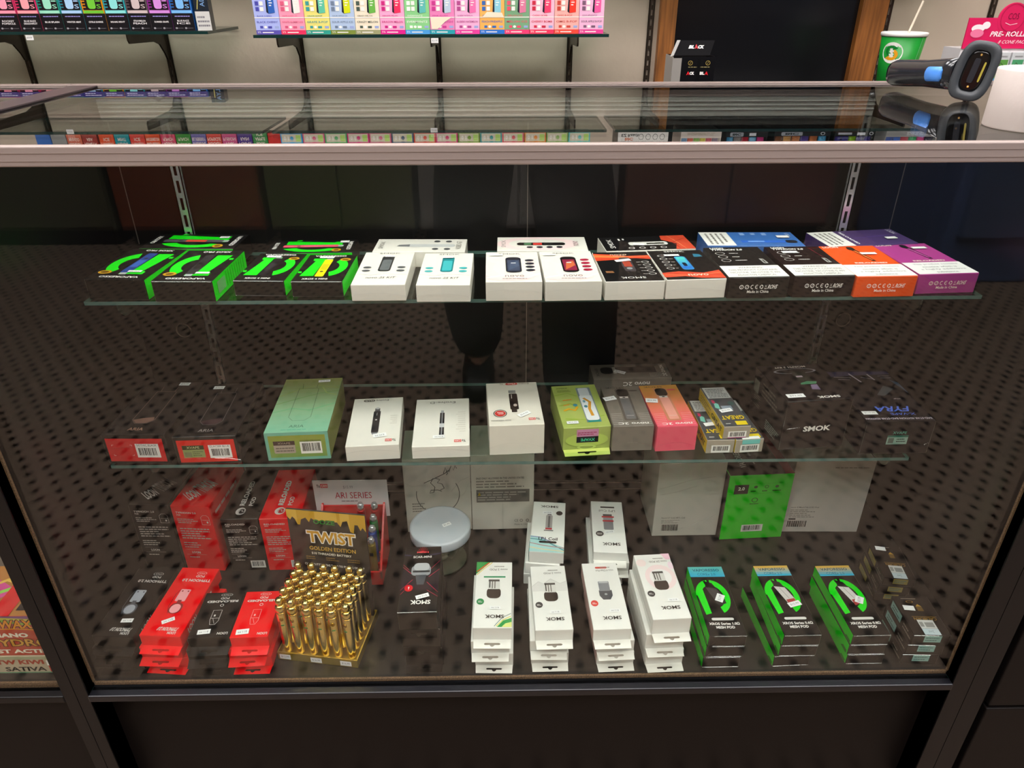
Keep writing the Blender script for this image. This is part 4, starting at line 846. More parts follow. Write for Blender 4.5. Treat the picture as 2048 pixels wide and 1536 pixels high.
lp1 = [('t', 'T', 'SMOK', .5, .9, .56, .045, '#55504c', 180, .02), ('e', 'T', .82, .77, .1, .045, '#3b3838'), ('q', 'T', .42, .44, .62, .72, '#a9a4a2', .2), ('r', 'T', .46, .72, .58, .8, '#8b8788'), ('r', 'T', .42, .43, .62, .46, '#c0303a'), ('r', 'T', .38, .40, .66, .42, '#77706e'), ('r', 'T', .49, .47, .55, .7, '#6a6668'),
       ('p', 'T', [(0, .3), (.3, .28), (.7, .16), (1, .1), (1, .0), (0, .0)], '#a9d4d2'), ('s', 'T', [(0, .24), (.4, .22), (.75, .12), (1, .05)], 2, '#4f8a94'), ('s', 'T', [(0, .16), (.4, .12), (1, .09)], 2, '#b08a8a'), ('s', 'T', [(0, .08), (.4, .05), (1, .03)], 2, '#e2cfa0'), ('s', 'T', [(0, .28), (.3, .27), (.6, .2)], 2, '#8a86b0'), ('t', 'T', 'LP1 Coil', .52, .25, .56, .055, '#2c2826', 0, .02), ('q', 'T', .26, .165, .78, .205, '#2c2826', .5)]
stack('P1', 3, 'hang_tab_pack', 'white hang-tab pack with teal swirls and a coil', 'beside the big white printed carton', PW, lp1, [('p', 'L', [(.6, 0), (1, 0), (1, 1), (.8, 1)], '#9fcfcb')], [('T', .46, .76, 17, 7, 184, '$20.99')], [(0, 0, 0), (-.006, -.002, -2), (-.008, -.001, 1)], None)
lp2 = [('r', 'T', .3, .86, .74, .89, '#3b3838'), ('t', 'T', 'LP2 Coil', .5, .80, .5, .045, '#6a6560', 180), ('q', 'T', .36, .42, .66, .64, '#85858a', .15), ('r', 'T', .34, .58, .68, .61, '#c63a40'), ('r', 'T', .32, .66, .70, .69, '#c63a40'), ('r', 'T', .36, .69, .64, .73, '#5a5658'), ('r', 'T', .36, .61, .66, .66, '#a2a2a6'), ('e', 'T', .22, .34, .12, .05, '#4a4444'), ('l', 'T', .14, .32, .3, .36, 2, '#e4dfd8'), ('t', 'T', 'SMOK', .55, .15, .54, .055, '#4c4743', 180, .02)]
stack('P2', 3, 'hang_tab_pack', 'white hang-tab pack with a red-ringed coil', 'behind the grey pod packs', PW, lp2, [], [('T', .52, .37, 16, 7, 194, '$20.99')], [(0, 0, 0), (.004, -.002, 2), (-.004, .004, 1)], '#e9e7e0', .014, 7)
# green ring pod packs
def vpod(c1, txt, body):
    return [('g', 'T', 0, .84, 1, 1, '#2fb2d6', c1, 5), ('t', 'T', 'VAPORESSO', .5, .945, .78, .04, '#17556e', 0, .02), ('t', 'T', 'COREx 2.0', .48, .88, .52, .04, '#156a86', 0, 0), ('o', 'T', .45, .54, .46, .25, .34, GRN, -70, 85), ('o', 'T', .45, .54, .46, .25, .34, GRN, 95, 175), ('p', 'T', [(.02, .60), (.22, .70), (.26, .30), (.1, .28)], GRN), ('s', 'T', [(.28, .3), (.36, .8)], 1.2, INK),
            ('p', 'T', [(.30, .78), (.54, .74), (.62, .66), (.36, .68)], '#2c2627'), ('p', 'T', [(.32, .68), (.62, .66), (.76, .48), (.5, .44)], body), ('p', 'T', [(.5, .48), (.74, .5), (.76, .44), (.52, .40)], '#b03c3e' if body != '#4c4749' else '#39353a'), ('s', 'T', [(.46, .66), (.6, .5)], .5, '#55504f'),
            ('q', 'T', .2, .20, .80, .235, '#d9d6d2', .5), ('t', 'T', txt, .5, .155, .82, .035, '#efece8', 0, .03), ('t', 'T', 'MESH POD', .5, .105, .5, .035, '#efece8', 0, .03)]
VP = {'*': '#231f1e', 'L': GRN}
vs = edges('F')+[('s', 'F', [(.02, .95), (.2, .5), (.02, .05)], .3, 'film'), ('s', 'F', [(.98, .95), (.82, .5), (.98, .05)], .3, 'film'), ('p', 'L', [(.86, 0), (.98, 0), (.98, .3), (.9, .3)], '#0d7d12')]
for k, c1, t, body, st, wh, jj in (('R1', '#58b8b4', 'XROS Series 1.0\u03a9', '#4c4749', ('T', .62, .51, 15, 11, 62, '$15.99'), 'next to the pink circle packs', [(0, 0, 0), (-.001, 0, 0), (-.003, 0, .5)]),
                       ('R2', '#d8b04c', 'XROS Series 0.6\u03a9', '#cfcac8', ('T', .66, .41, 19, 9, 16, '$15.99'), 'between two similar stacks', [(0, 0, 0), (-.001, 0, -1), (-.006, .001, 1.5)]),
                       ('R3', '#d8b04c', 'XROS Series 0.8\u03a9', '#d6d2d0', ('T', .70, .47, 14, 11, 60, '$15.99'), 'beside the gold lettered packs', [(0, 0, 0), (-.001, 0, 0), (.001, 0, -.5)])):
    x, y, z, r, w, d, h = PL[k]; PL[k] = (x, max(y, .006), z, r, w, d, h)
    stack(k, 3, 'pod_pack', 'black pod pack with green ring and %s label' % ('teal' if k == 'R1' else 'rainbow'), wh, VP, vpod(c1, t, body), vs, [st], jj)
GOLD = '#a8813c'
cal = [('t', 'T', 'CALIBURN', .56, .40, .62, .07, GOLD, 180), ('s', 'T', [(.22, .455), (.9, .455)], .5, GOLD), ('s', 'T', [(.2, .92), (.62, .92)], .5, '#c9c0b4'), ('o', 'T', .40, .84, .1, .03, .2, GOLD), ('p', 'T', [(.50, .60), (.66, .60), (.66, .72), (.50, .72)], '#6a5226'), ('p', 'T', [(.50, .72), (.58, .78), (.66, .72)], '#b98f30'), ('r', 'T', .30, .155, .74, .37, '#c9c9c6'), ('r', 'T', .46, .19, .70, .31, '#8f8f8c'), ('r', 'T', .32, .20, .42, .32, '#8f8f8c'), ('r', 'T', .30, 0, .74, .15, '#bccad0'), ('t', 'T', '2ml', .52, .08, .14, .06, '#7d8a90', 180)]
def cside(c): return [('r', 'F', .30, .3, .76, .95, c), ('l', 'F', .34, .4, .72, .85, 2, '#5a7a78'), ('r', 'L', .10, .2, .52, .9, c), ('l', 'L', .16, .3, .46, .8, 2, '#46605e'), ('l', 'L', .62, .2, .95, .8, 2, '#8f8780'), ('s', 'F', [(0, .97), (1, .97)], .5, 'film')]
PL['S1'] = (1.1405, .006, ZF, -2.75, .0499, .0719, .0579)
stack('S1', 3, 'pod_pack', 'dark pack with gold lettering and pale teal end label', 'by the front post', '#2c2624', cal, cside('#8db8b0'), [('T', .27, .66, 15, 9, -5, '')], [(0, 0, 0), (-.003, .0005, 0), (-.005, .001, .5)])
PL['S2'] = (1.1560, .1230, ZF, -7.7, .046, .075, .0477)
stack('S2', 3, 'pod_pack', 'dark pack with gold lettering and olive yellow end label', 'behind the teal-labelled packs', '#2a2422', cal, cside('#9a8a4c'), [('T', .3, .86, 15, 9, -5, '')], [(0, 0, 0), (-.004, 0, 0), (-.006, .001, 1)])

# ------------------------------------------------------------------ deck: big cartons along the back
PL['Q1'] = PL['Q1'][:5]+(.090,)+PL['Q1'][6:]
PL['Q2'] = PL['Q2'][:5]+(.092,)+PL['Q2'][6:]
mk = '#3a3838'
q1 = [('o', 'F', .5, .52, .33, .27, .03, mk, 168, 392), ('s', 'F', [(.30, .68), (.44, .73), (.62, .80), (.68, .84)], 1.2, mk), ('s', 'F', [(.44, .74), (.40, .68), (.46, .62), (.44, .55), (.38, .54), (.40, .58), (.50, .58), (.56, .56)], 1.2, mk), ('s', 'F', [(.48, .74), (.54, .72), (.50, .68), (.57, .66), (.60, .60), (.54, .58)], 1.2, mk), ('s', 'F', [(.60, .80), (.63, .88), (.66, .80), (.64, .78)], 1.2, mk), ('s', 'F', [(.68, .82), (.72, .9), (.75, .84), (.78, .9), (.80, .86)], 1.2, mk), ('l', 'F', .1, .28, .3, .42, 4, '#8b857c'), ('s', 'F', [(.0, .7), (.12, .64), (.3, .66)], .5, 'film'), ('s', 'F', [(.7, .55), (.85, .7), (.98, .74)], .5, 'film'), ('s', 'F', [(.75, .45), (.9, .52), (.97, .66)], .5, 'film'), ('r', 'T', .3, .7, .6, .74, '#9fa4a2')]
put('Q1', 'master_carton', 'large off-white wrapped carton with a circled marker scribble on its front', '#ddd7cc', q1)
q2 = [('t', 'F', 'SALE ONLY ALLOWED IN THE UNITED STATES', .46, .70, .76, .025, '#55514c', 0, .02), ('l', 'F', .08, .57, .88, .68, 3, '#8b857c'), ('r', 'F', .08, .38, .93, .55, '#6a6864'), ('l', 'F', .10, .40, .91, .53, 4, '#b8b4ae'), ('p', 'F', [(.10, .47), (.13, .52), (.15, .47)], '#c9a82e'), ('t', 'F', 'CE', .72, .12, .06, .035, '#6f6a64'), ('o', 'F', .80, .12, .025, .02, .3, '#6f6a64'), ('o', 'F', .90, .12, .025, .02, .4, '#6f6a64'), ('t', 'F', 'Made in China', .81, .065, .24, .022, '#8b857c'), ('s', 'F', [(.5, 0), (.5, .36)], .4, '#b4aea2'), ('s', 'F', [(.0, .9), (.1, .8), (.2, .88)], .5, 'film'), ('r', 'T', .3, .2, .62, .34, '#8f9492')]
put('Q2', 'master_carton', 'large off-white carton with a grey printed notice panel on its front', '#ded8cd', q2)
q3 = [('t', 'F', 'Nord GT 0.6\u03a9 MTL Coil', .30, .26, .36, .022, '#77716a', 0, .01), ('l', 'F', .12, .18, .4, .235, 3, '#a09a90'), ('b', 'F', .11, .05, .42, .18, None)]
q3 += [('s', 'F', [(.02, .66), (.2, .70), (.5, .78), (.85, .82)], .9, 'film'), ('s', 'F', [(.05, .58), (.3, .62), (.6, .70)], .6, 'film'), ('s', 'F', [(.05, .02), (.5, .12), (.95, .3)], .5, 'film')]
q3o = put('Q3', 'master_carton', 'large off-white carton in crinkled shrink wrap, beside the bright green carton', '#dcd6ca', q3)
def wrap_film(parent, w, h, seed):
    rnd = random.Random(seed); n = 30; bm = bmesh.new(); g = []
    for j in range(n+1):
        row = []
        for i in range(n+1):
            u, v = i/n, j/n; amp = (1.0 if v > .6 and u < .4 else .25)*min(1, 6*u, 6*(1-u), 6*v, 6*(1-v))
            row.append(bm.verts.new((-w/2+u*w, -.0012-amp*rnd.random()*.0022-.0004*math.sin(9*v+4*u), v*h)))
        g.append(row)
    for j in range(n):
        for i in range(n):
            f = bm.faces.new((g[j][i], g[j][i+1], g[j+1][i+1], g[j+1][i])); f.smooth = True
    return link('shrink_wrap', me_from(bm, 'shrink_wrap'), parent, [glass_mat('shrink_film', '#fcfcfc', .05)])
wrap_film(q3o, PL['Q3'][4], PL['Q3'][6], 3)
q4 = [('r', 'F', .10, .72, .32, .86, '#25251f'), ('t', 'F', '2.0', .21, .80, .1, .05, '#d9e8d2', 0, .02), ('s', 'F', [(.34, .72), (.86, .72), (.86, .87), (.34, .87), (.34, .72)], .3, '#2c6a20'), ('l', 'F', .36, .74, .48, .78, 1, '#215c18'), ('l', 'F', .54, .74, .62, .78, 1, '#215c18'), ('l', 'F', .7, .74, .84, .78, 1, '#215c18'), ('e', 'F', .43, .82, .03, .02, '#215c18'), ('o', 'F', .6, .82, .03, .025, .3, '#215c18'), ('e', 'F', .76, .82, .03, .02, '#215c18'), ('o', 'F', .45, .62, .05, .035, .25, '#215c18'), ('l', 'F', .38, .55, .52, .58, 1, '#215c18'), ('b', 'F', .32, .12, .66, .23), ('t', 'T', 'VAPORESSO', .28, .42, .5, .1, '#c9c4bc', 90, .02), ('l', 'T', .46, .2, .5, .8, 3, '#8f8a82'), ('r', 'T', .86, 0, 1, 1, '#8c2430')]
put('Q4', 'master_carton', 'bright green carton with a black number label, dark lid with maroon edge', {'*': '#2ad01c', 'T': '#29231f', 'R': '#7c1f2a', 'L': '#2b2825'}, q4)
put('Q5', 'master_carton', 'widest off-white carton with a barcode, right of the bright green carton', '#e0d8d0', [('l', 'F', .5, .90, .94, .925, 1, '#9b958c'), ('t', 'F', 'novo 4 MeshTek 0.9\u03a9 Pod', .24, .36, .36, .022, '#77716a', 0, .01), ('l', 'F', .06, .21, .4, .335, 5, '#a09a90'), ('r', 'F', .06, .18, .15, .2, '#3a3633'), ('b', 'F', .03, .05, .33, .18, None)])

# ------------------------------------------------------------------ tray of gold pens with its sign
M_GOLD = mat('polished_gold', '#f0d98c', .2, 1.0)
M_GOLDT = mat('gold_tray', '#cdb05a', .3, .8)
kx, ky, kr = .2985, .0215, math.radians(-8.65)
tray = empty('pen_tray', (kx, ky, ZF), kr, 'gold tray with a black drip-topped sign, full of gold pens', 'display')
tw, td = .1159, .094
slab('tray_base', -tw/2, 0, 0, tw/2, td, .004, M_GOLDT, tray)
slab('rim', -tw/2, 0, .004, tw/2, .0015, .0141, M_GOLDT, tray); slab('rim', -tw/2, td-.0015, .004, tw/2, td, .0141, M_GOLDT, tray)
slab('rim', -tw/2, .0015, .004, -tw/2+.0015, td-.0015, .0141, M_GOLDT, tray); slab('rim', tw/2-.0015, .0015, .004, tw/2, td-.0015, .0141, M_GOLDT, tray)
for u, t in ((.10, '$13.99'), (.49, '$16.99'), (.86, '$16.99')): sticker(tray, tw, td, .0141, 'F', u, .55, 16, 9, 0, t)
sg = empty('sign_board', (-.003, td-.004, .0045), 0); sg.parent = tray
sg.rotation_euler = (math.radians(-3), 0, 0)
SW, SH = tw*.99, .184
bd = slab('board', -SW/2, 0, 0, SW/2, .0025, SH, mat('sign_black', '#2a2523', .35), sg, .0008)
a = Art(SW, .0025, SH)
drip = [(0, 1), (0, .93), (.04, .90), (.07, .93), (.10, .91), (.13, .86), (.16, .86), (.18, .91), (.24, .93), (.28, .89), (.31, .93), (.36, .91), (.64, .91), (.68, .87), (.71, .92), (.77, .93), (.80, .83), (.84, .82), (.86, .90), (.90, .90), (.93, .85), (.96, .88), (1, .84), (1, 1)]
# drip polygon as vertical strips so the outline stays concave
for (u0, v0), (u1, v1) in zip(drip[1:-2], drip[2:-1]):
    a.k = 0; a.i_p('F', [(u0, v0), (u1, v1), (u1, .995), (u0, .995)], '#c79c2c' if int(u0*9) % 3 else '#d9b04a')
a.k = 4
a.i_t('F', 'OOZE', .47, .90, .28, .045, '#1f5a2a', 0, .06); a.i_t('F', 'OOZE', .47, .90, .27, .04, '#3f8a3a', 0, .02)
a.i_t('F', 'TWIST', .54, .755, .64, .125, '#f0ece4', 0, .09); a.i_t('F', 'TWIST', .54, .755, .615, .11, '#c9962f', 0, .03)
a.i_t('F', 'GOLDEN EDITION', .54, .645, .60, .038, '#c9a24a', 0, .02)
a.i_t('F', '510 THREADED BATTERY', .52, .595, .52, .022, '#ece8e0', 0, .02)
a.i_l('F', .18, .53, .36, .57, 2, '#8a6f3c'); a.i_l('F', .44, .53, .62, .57, 2, '#8a6f3c'); a.i_l('F', .72, .53, .88, .57, 2, '#8a6f3c')
a.i_t('F', 'CLICK BUTTON FIVE TIMES TO POWER ON/OFF', .54, .485, .78, .02, '#ece8e0', 0, .02)
a.build('lettering', sg)
# one pen, then copies
def gold_pen_meshes():
    def lm(prof, n=16):
        o = lathe('tmp', prof, M_GOLD, None, n); me = o.data; bpy.data.objects.remove(o); return me
    body = lm([(.0022, 0), (.0045, .002), (.0062, .010), (.0068, .030), (.0068, .078), (.0064, .080)])
    collar = lm([(.0058, .080), (.0072, .082), (.0074, .088), (.0060, .091), (.0050, .092)])
    cap = lm([(.0040, .092), (.0052, .094), (.0054, .099), (.0040, .1025), (.0016, .103)])
    o = lathe('tmp', [(.0001, .0), (.003, .0), (.003, .0008), (.0022, .0012), (.0001, .0012)], mat('gold_button', '#b8923a', .25, 1.), None, 14); btn = o.data; bpy.data.objects.remove(o)
    o = slab('tmp', -.0022, -.0003, 0, .0022, 0, .002, mat('pen_green_mark', '#3f7a3a', .5)); mk_ = o.data; bpy.data.objects.remove(o)
    return body, collar, cap, btn, mk_
PB, PC, PCAP, PBT, PMK = gold_pen_meshes()
R = Matrix.Rotation(kr, 3, 'Z')
rp = random.Random(5)
rowname = ('front row', 'second row', 'middle row', 'fourth row', 'back row beside the sign')
for j in range(5):
    for i in range(6):
        lx = -tw/2+.0115+i*.0186+(rp.uniform(-.0005, .0005)); ly = .011+j*.0175
        p = R @ Vector((lx, ly, 0))
        o = empty('vape_pen', (kx+p.x, ky+p.y, ZF+.0042), kr, 'polished gold pen standing upright in the gold tray, '+rowname[j], 'pen', 'gold pens, '+rowname[j])
        o.rotation_euler = (rp.uniform(-.012, .012), rp.uniform(-.012, .012), kr+rp.uniform(-.35, .35))
        for nm, me in (('body', PB), ('collar', PC), ('mouthpiece', PCAP)):
            c = bpy.data.objects.new(nm, me); COL.objects.link(c); c.parent = o
        b = bpy.data.objects.new('button', PBT); COL.objects.link(b); b.parent = o; b.location = (0, -.0064, .070); b.rotation_euler = (math.radians(90), 0, 0)
        b = bpy.data.objects.new('mark', PMK); COL.objects.link(b); b.parent = o; b.location = (0, -.0067, .058)

# ------------------------------------------------------------------ red stepped tray of coloured batteries with a white card
M_RED = mat('red_acrylic', '#cf1a1c', .3)
ar = empty('battery_tray', (.318, .172, ZF), 0, 'red stepped tray with a white series card behind the gold pen sign', 'display')
slab('base', -.052, 0, 0, .050, .082, .012, M_RED, ar)
slab('front_lip', -.052, 0, .012, .050, .003, .026, M_RED, ar)
for x in (-.052, .047): prism('side_wall', [(0, .012), (.082, .012), (.088, .098), (.080, .098), (0.003, .026), (0, .026)], x, x+.003, M_RED, ar)
slab('back_wall', -.049, .079, .012, .047, .082, .095, M_RED, ar)
cb = slab('card', -.062, .0835, .07, .056, .085, .142, mat('white_card', '#d9d5d6', .5), ar)
a = Art(.118, .001, .072); a.run([('t', 'F', 'Yo', .07, .86, .05, .09, '#2a2725', 0, .03), ('r', 'F', .10, .81, .2, .92, '#cf3b45'), ('t', 'F', 'CAN', .15, .865, .08, .06, '#f2dcd8', 0, .02), ('t', 'F', '$15.99', .47, .82, .13, .09, '#8d8a92'), ('t', 'F', 'ARI SERIES', .53, .60, .5, .17, '#b8323e', 0, .0), ('l', 'F', .36, .42, .70, .47, 1, '#77747a'), ('l', 'F', .4, .28, .68, .34, 1, '#aaa7ac')])
t = a.build('lettering', ar); t.location = (-.003, .0833, .07)
TB = None
for row, (nm, c, ly, h) in enumerate((('gold', '#8f7a2c', .014, .0), ('blue', '#2c4fa0', .031, .009), ('green', '#1f7a3c', .048, .017), ('red', '#c01c20', .065, .027))):
    slab('step', -.049, ly-.008, .012, .047, ly+.008, .0125+h, M_RED, ar)
    for col in range(2):
        if col == 1 and row < 2: pass
        x = .318+.036-col*.022; y = .172+ly
        o = empty('vape_battery', (x, y, ZF+.0128+h), 0, nm+' metal battery pen standing in the red stepped tray, '+('beside the side wall' if col == 0 else 'in the inner column'), 'battery', 'battery pens in the red tray')
        lathe('body', [(.0062, 0), (.0066, .002), (.0066, .058), (.0062, .060)], mat('anodised_'+nm, c, .35, .6), o, 18)
        lathe('thread', [(.0050, .060), (.0050, .0625), (.0056, .063), (.0056, .067), (.0040, .0685), (.0040, .071), (.0015, .071)], M_CHROME, o, 18)
        slab('button', -.0028, -.0071, .040, .0028, -.006, .046, mat('button_black', '#1c1a18', .3), o)

# ------------------------------------------------------------------ lidded glass jar
jar = empty('glass_jar', (.4576, .2285, ZF), 0, 'round glass jar with a wide pale grey lid, behind the black tank packs', 'jar')
lathe('glass_body', [(.030, .0005), (.042, .003), (.0445, .010), (.0445, .050), (.042, .054)], glass_mat('jar_glass', '#e9efe6', .05), jar, 36, True, False)
lathe('glass_base', [(.0405, .0003), (.0405, .004)], mat('jar_base', '#5a5a50', .2), jar, 36)
lathe('lid', [(.046, .055), (.0485, .056), (.0489, .058), (.0489, .070), (.0478, .0725), (.0445, .0731)], mat('pale_plastic', '#b9bfc6', .4), jar, 48)
sticker(jar, .09, .09, .0733, 'T', .62, -.02, 14, 8, 30, '$1.99')
rj = random.Random(9)
for i in range(16):
    an, rd = rj.uniform(0, 6.28), rj.uniform(.0, .03)
    o = empty('glass_tip', (.4576+rd*math.cos(an), .2285+rd*math.sin(an), ZF+.006+rj.uniform(0, .012)), rj.uniform(0, 6), 'small clear glass tip lying inside the lidded jar', 'tip', 'glass tips in the jar')
    o.rotation_euler = (rj.uniform(.9, 1.8), 0, rj.uniform(0, 6))
    lathe('tube', [(.0035, -.008), (.0035, .004), (.002, .008)], mat('tip_glass', '#b9b6a8', .1, .3), o, 10)
    lathe('rim', [(.0042, -.0085), (.0042, -.007), (.0035, -.007)], mat('tip_rim', '#d8d6cc', .1, .4), o, 10)

# ------------------------------------------------------------------ wall behind the counter: shelves, uprights, boxes
WY = RY1
upr = {}
for x in (-.7645, -.3684, .0027, .387, .7564, .979, 1.637, 1.925):
    o = empty('wall_upright', (x, WY-.0075, .5), 0, None, 'shelf upright', 'bronze slotted uprights on the wall')
    standard(0, 0, 0, 1.3, .016, M_BRONZE, o, .006); upr[x] = o
lab_u = {-.7645: 'left of the pink boxes', -.3684: 'under the teal and blue boxes', .0027: 'under the blue box end of the pastel shelf', .387: 'under the middle of the pastel shelf', .7564: 'under the last pastel boxes', .979: 'beside the oak trim of the black panel', 1.637: 'beside the oak trim near the green cup', 1.925: 'behind the pink display box'}
for x, o in upr.items(): o['label'] = 'bronze slotted upright on the wall '+lab_u[x]
def wbracket(x, z, dep, parent, m):
    pts = [(0, 0), (-dep, 0), (-dep, -.014), (-dep+.006, -.022), (-.075, -.026), (-.045, -.034), (-.022, -.058), (-.012, -.075), (0, -.078)]
    o = prism('shelf_bracket', pts, -.0022, .0022, m, parent); o.location = (0, 0, z-.5)
SF = 1.31
def wshelf(x0, x1, z, y0, lab):
    o = glass_slab('wall_shelf', x0, y0, z-.007, x1, WY-.012, z, 2, M_SHELF, M_EDGE_SHADE); tag(o, lab, 'shelf')
wshelf(-1.75, -.160, .990, 1.31, 'glass wall shelf carrying the black-labelled boxes')
wshelf(-.050, .8315, .981, 1.31, 'glass wall shelf carrying the pastel boxes')
wshelf(-1.75, -.065, 1.183, SF, 'higher glass wall shelf carrying red and teal boxes')
wshelf(-.040, .840, 1.183, SF, 'higher glass wall shelf carrying shiny holographic boxes')
wshelf(.862, 1.77, 1.183, SF, 'higher glass wall shelf carrying the lighter displays')
for x in (-.7645, -.3684): wbracket(x, .9825, .225, upr[x], M_BRONZE)
for x in (.0027, .387, .7564): wbracket(x, .9735, .225, upr[x], M_BRONZE)
for x in (-.7645, -.3684, .0027, .387, .7564, .979, 1.637): wbracket(x, 1.1755, .225, upr[x], M_BRONZE)
for x, y, z, nm, sl in ((-.5985, 1.3098, .975, '$19.99', 'black-labelled boxes'), (.398, 1.3098, .966, '$21.99', 'pastel boxes'), (-.565, SF-.0002, 1.174, '$18.99', 'red and teal boxes'), (.385, SF-.0002, 1.174, '$24.99', 'holographic boxes')):
    o = empty('shelf_price_tag', (x, y, z), 0, 'small white price tag on the shelf edge under the '+sl, 'price tag')
    slab('card', -.009, -.0006, -.004, .009, 0, .007, mat('tag_white', '#e9e9e6', .5), o)
    a = Art(.018, .001, .011); a.i_t('F', nm, .5, .5, .7, .4, '#77777c'); t = a.build('lettering', o); t.location = (0, -.0007, -.004)

def wall_pack(name, lab, x, y, z, w, d, h, cols, art, group, full=None):
    o = box(name, lab, (x, y, z+.0005), 0, (w, d, h), cols, [], [], None, group)
    a = Art(w, d, full or h); a.zmax = h-.0008
    a.run(art).build('printed_artwork', o)
    return o
LEFT = [('#c03a60', '#e58a9a', 'STRAWBERRY', 'BANANA'), ('#c0305c', '#f09ab0', 'ROCKET', 'POPSICLE'), ('#d02f62', '#f2a0a8', 'BLUE RAZZ', 'DRAGONFRUIT'), ('#1f8a78', '#9adcc0', 'BLUE SPLASH', ''), ('#2a8a9a', '#a8ccee', 'WINTER MINT', ''), ('#d98a12', '#6fc23a', 'CITRUS SUNRISE', ''), ('#2a9aa2', '#8adcd8', 'MIAMI MINT', ''), ('#5c4f52', '#cbb8b8', 'STRAWMELON', 'PEACH'), ('#8a2a8a', '#d08ad6', 'SUMMER GRAPE', ''), ('#2a6ab8', '#7ab6ea', 'BLUE RAZZ', 'ICE')]
GW = 'black-labelled boxes on the wall shelf'
for i in range(14):
    c, dv, l1, l2 = LEFT[max(0, i-4)] if i >= 4 else LEFT[i % 3]
    x = -.220-(13-i)*.0535
    art = [('r', 'F', 0, 0, 1, .34, '#231f26'), ('l', 'F', .14, .265, .84, .31, 1, '#8f86c8'), ('s', 'F', [(.08, .05), (.45, .05)], .5, '#8d8a90'), ('s', 'F', [(.52, .05), (.9, .05)], .5, '#8d8a90'), ('e', 'F', .13, .05, .05, .018, '#9d9aa0'), ('e', 'F', .57, .05, .05, .018, '#9d9aa0'),
           ('r', 'F', .04, .345, .96, .40, dv), ('r', 'F', .06, .41, .94, .99, '#2a1c28'), ('q', 'F', .30, .43, .66, .93, dv, .3), ('l', 'F', .06, .44, .26, .9, 8, c), ('t', 'F', 'S', .80, .48, .2, .08, dv), ('l', 'F', .70, .56, .92, .9, 6, dv), ('r', 'F', .0, .80, 1, 1, '#3a2f7a'), ('l', 'F', .12, .82, .9, .90, 2, '#d8d4ee')]
    if l2: art += [('t', 'F', l1, .5, .195, .55, .035, '#e6e2e2', 0, .02), ('t', 'F', l2, .5, .145, .62, .035, '#e6e2e2', 0, .02)]
    else: art += [('t', 'F', l1, .5, .175, .66, .035, '#e6e2e2', 0, .02)]
    wall_pack('wall_pack', 'dark boxed device with %s label on the wall shelf' % (l1+' '+l2).strip().lower() if i >= 4 else 'pink topped dark boxed device at the far end of the wall shelf', x, 1.325, .990, .0525, .045, .103, c, art, GW, .112)
box('wall_pack', 'dark box turned to show its white warning side, at the end of the wall shelf', (-.171, 1.327, .9905), 8, (.034, .045, .117), {'*': '#26303e'}, [('r', 'F', 0, 0, 1, .36, '#c9c8c4'), ('l', 'F', .1, .06, .9, .3, 3, '#77757a'), ('s', 'F', [(.2, .4), (.35, .6), (.3, .9)], 1.5, '#d8c86a'), ('t', 'F', 'ADALYA', .6, .7, .5, .3, '#7fa8d8', 90)], [], None, GW)
PAST = [('#a9b4ea', '#5a50a8', 'BLACK CHERRY', '#2f5fb0', '#4c4ca8'), ('#f29ab4', '#e0305c', 'WHITE GUMMY ICE', '#e8e6e0', '#d85a7c'), ('#e8dc7a', '#2f9a8a', 'GRAPE B-POP', '#5fc0a0', '#3f9a98'), ('#b0c4e0', '#7a8a3a', 'SOUR APPLE ICE', '#d0d818', '#6f7f96'), ('#eee0c8', '#9a9a70', 'CRAZY MELON', '#6ab04a', '#4a5a50'), ('#f2a8cc', '#d8208a', 'DRAGON MELON', '#e8305c', '#c8287c'), ('#8ccf8a', '#4a9ad8', 'EVERMYNTZ', '#5fb8b0', '#f0f4ea'), ('#e884b8', '#2a9aa8', 'PINK SLUSH', '#b8c8d8', '#c83a8c'), ('#f0b0d4', '#e0409a', 'BLUEBERRY WATERMELON', '#e870a8', '#b04a8a'), ('#f2b25c', '#2a70c8', 'PEACH PINEAPPLE', '#8ac8d8', '#3a6ab0'), ('#7aa880', '#e83a70', 'MELON ICE', '#d87a9a', '#e6506c'), ('#f4b8cc', '#e8385c', 'CHERRY BOMB', '#e8406a', '#c83048'), ('#f2b0a8', '#e8483a', 'OMG B-POP', '#e83a2a', '#c8483c'), ('#eeb4d4', '#e04090', 'SOUR APPLE B-POP', '#e85a9a', '#7a5a70')]
GP = 'pastel boxes on the wall shelf'
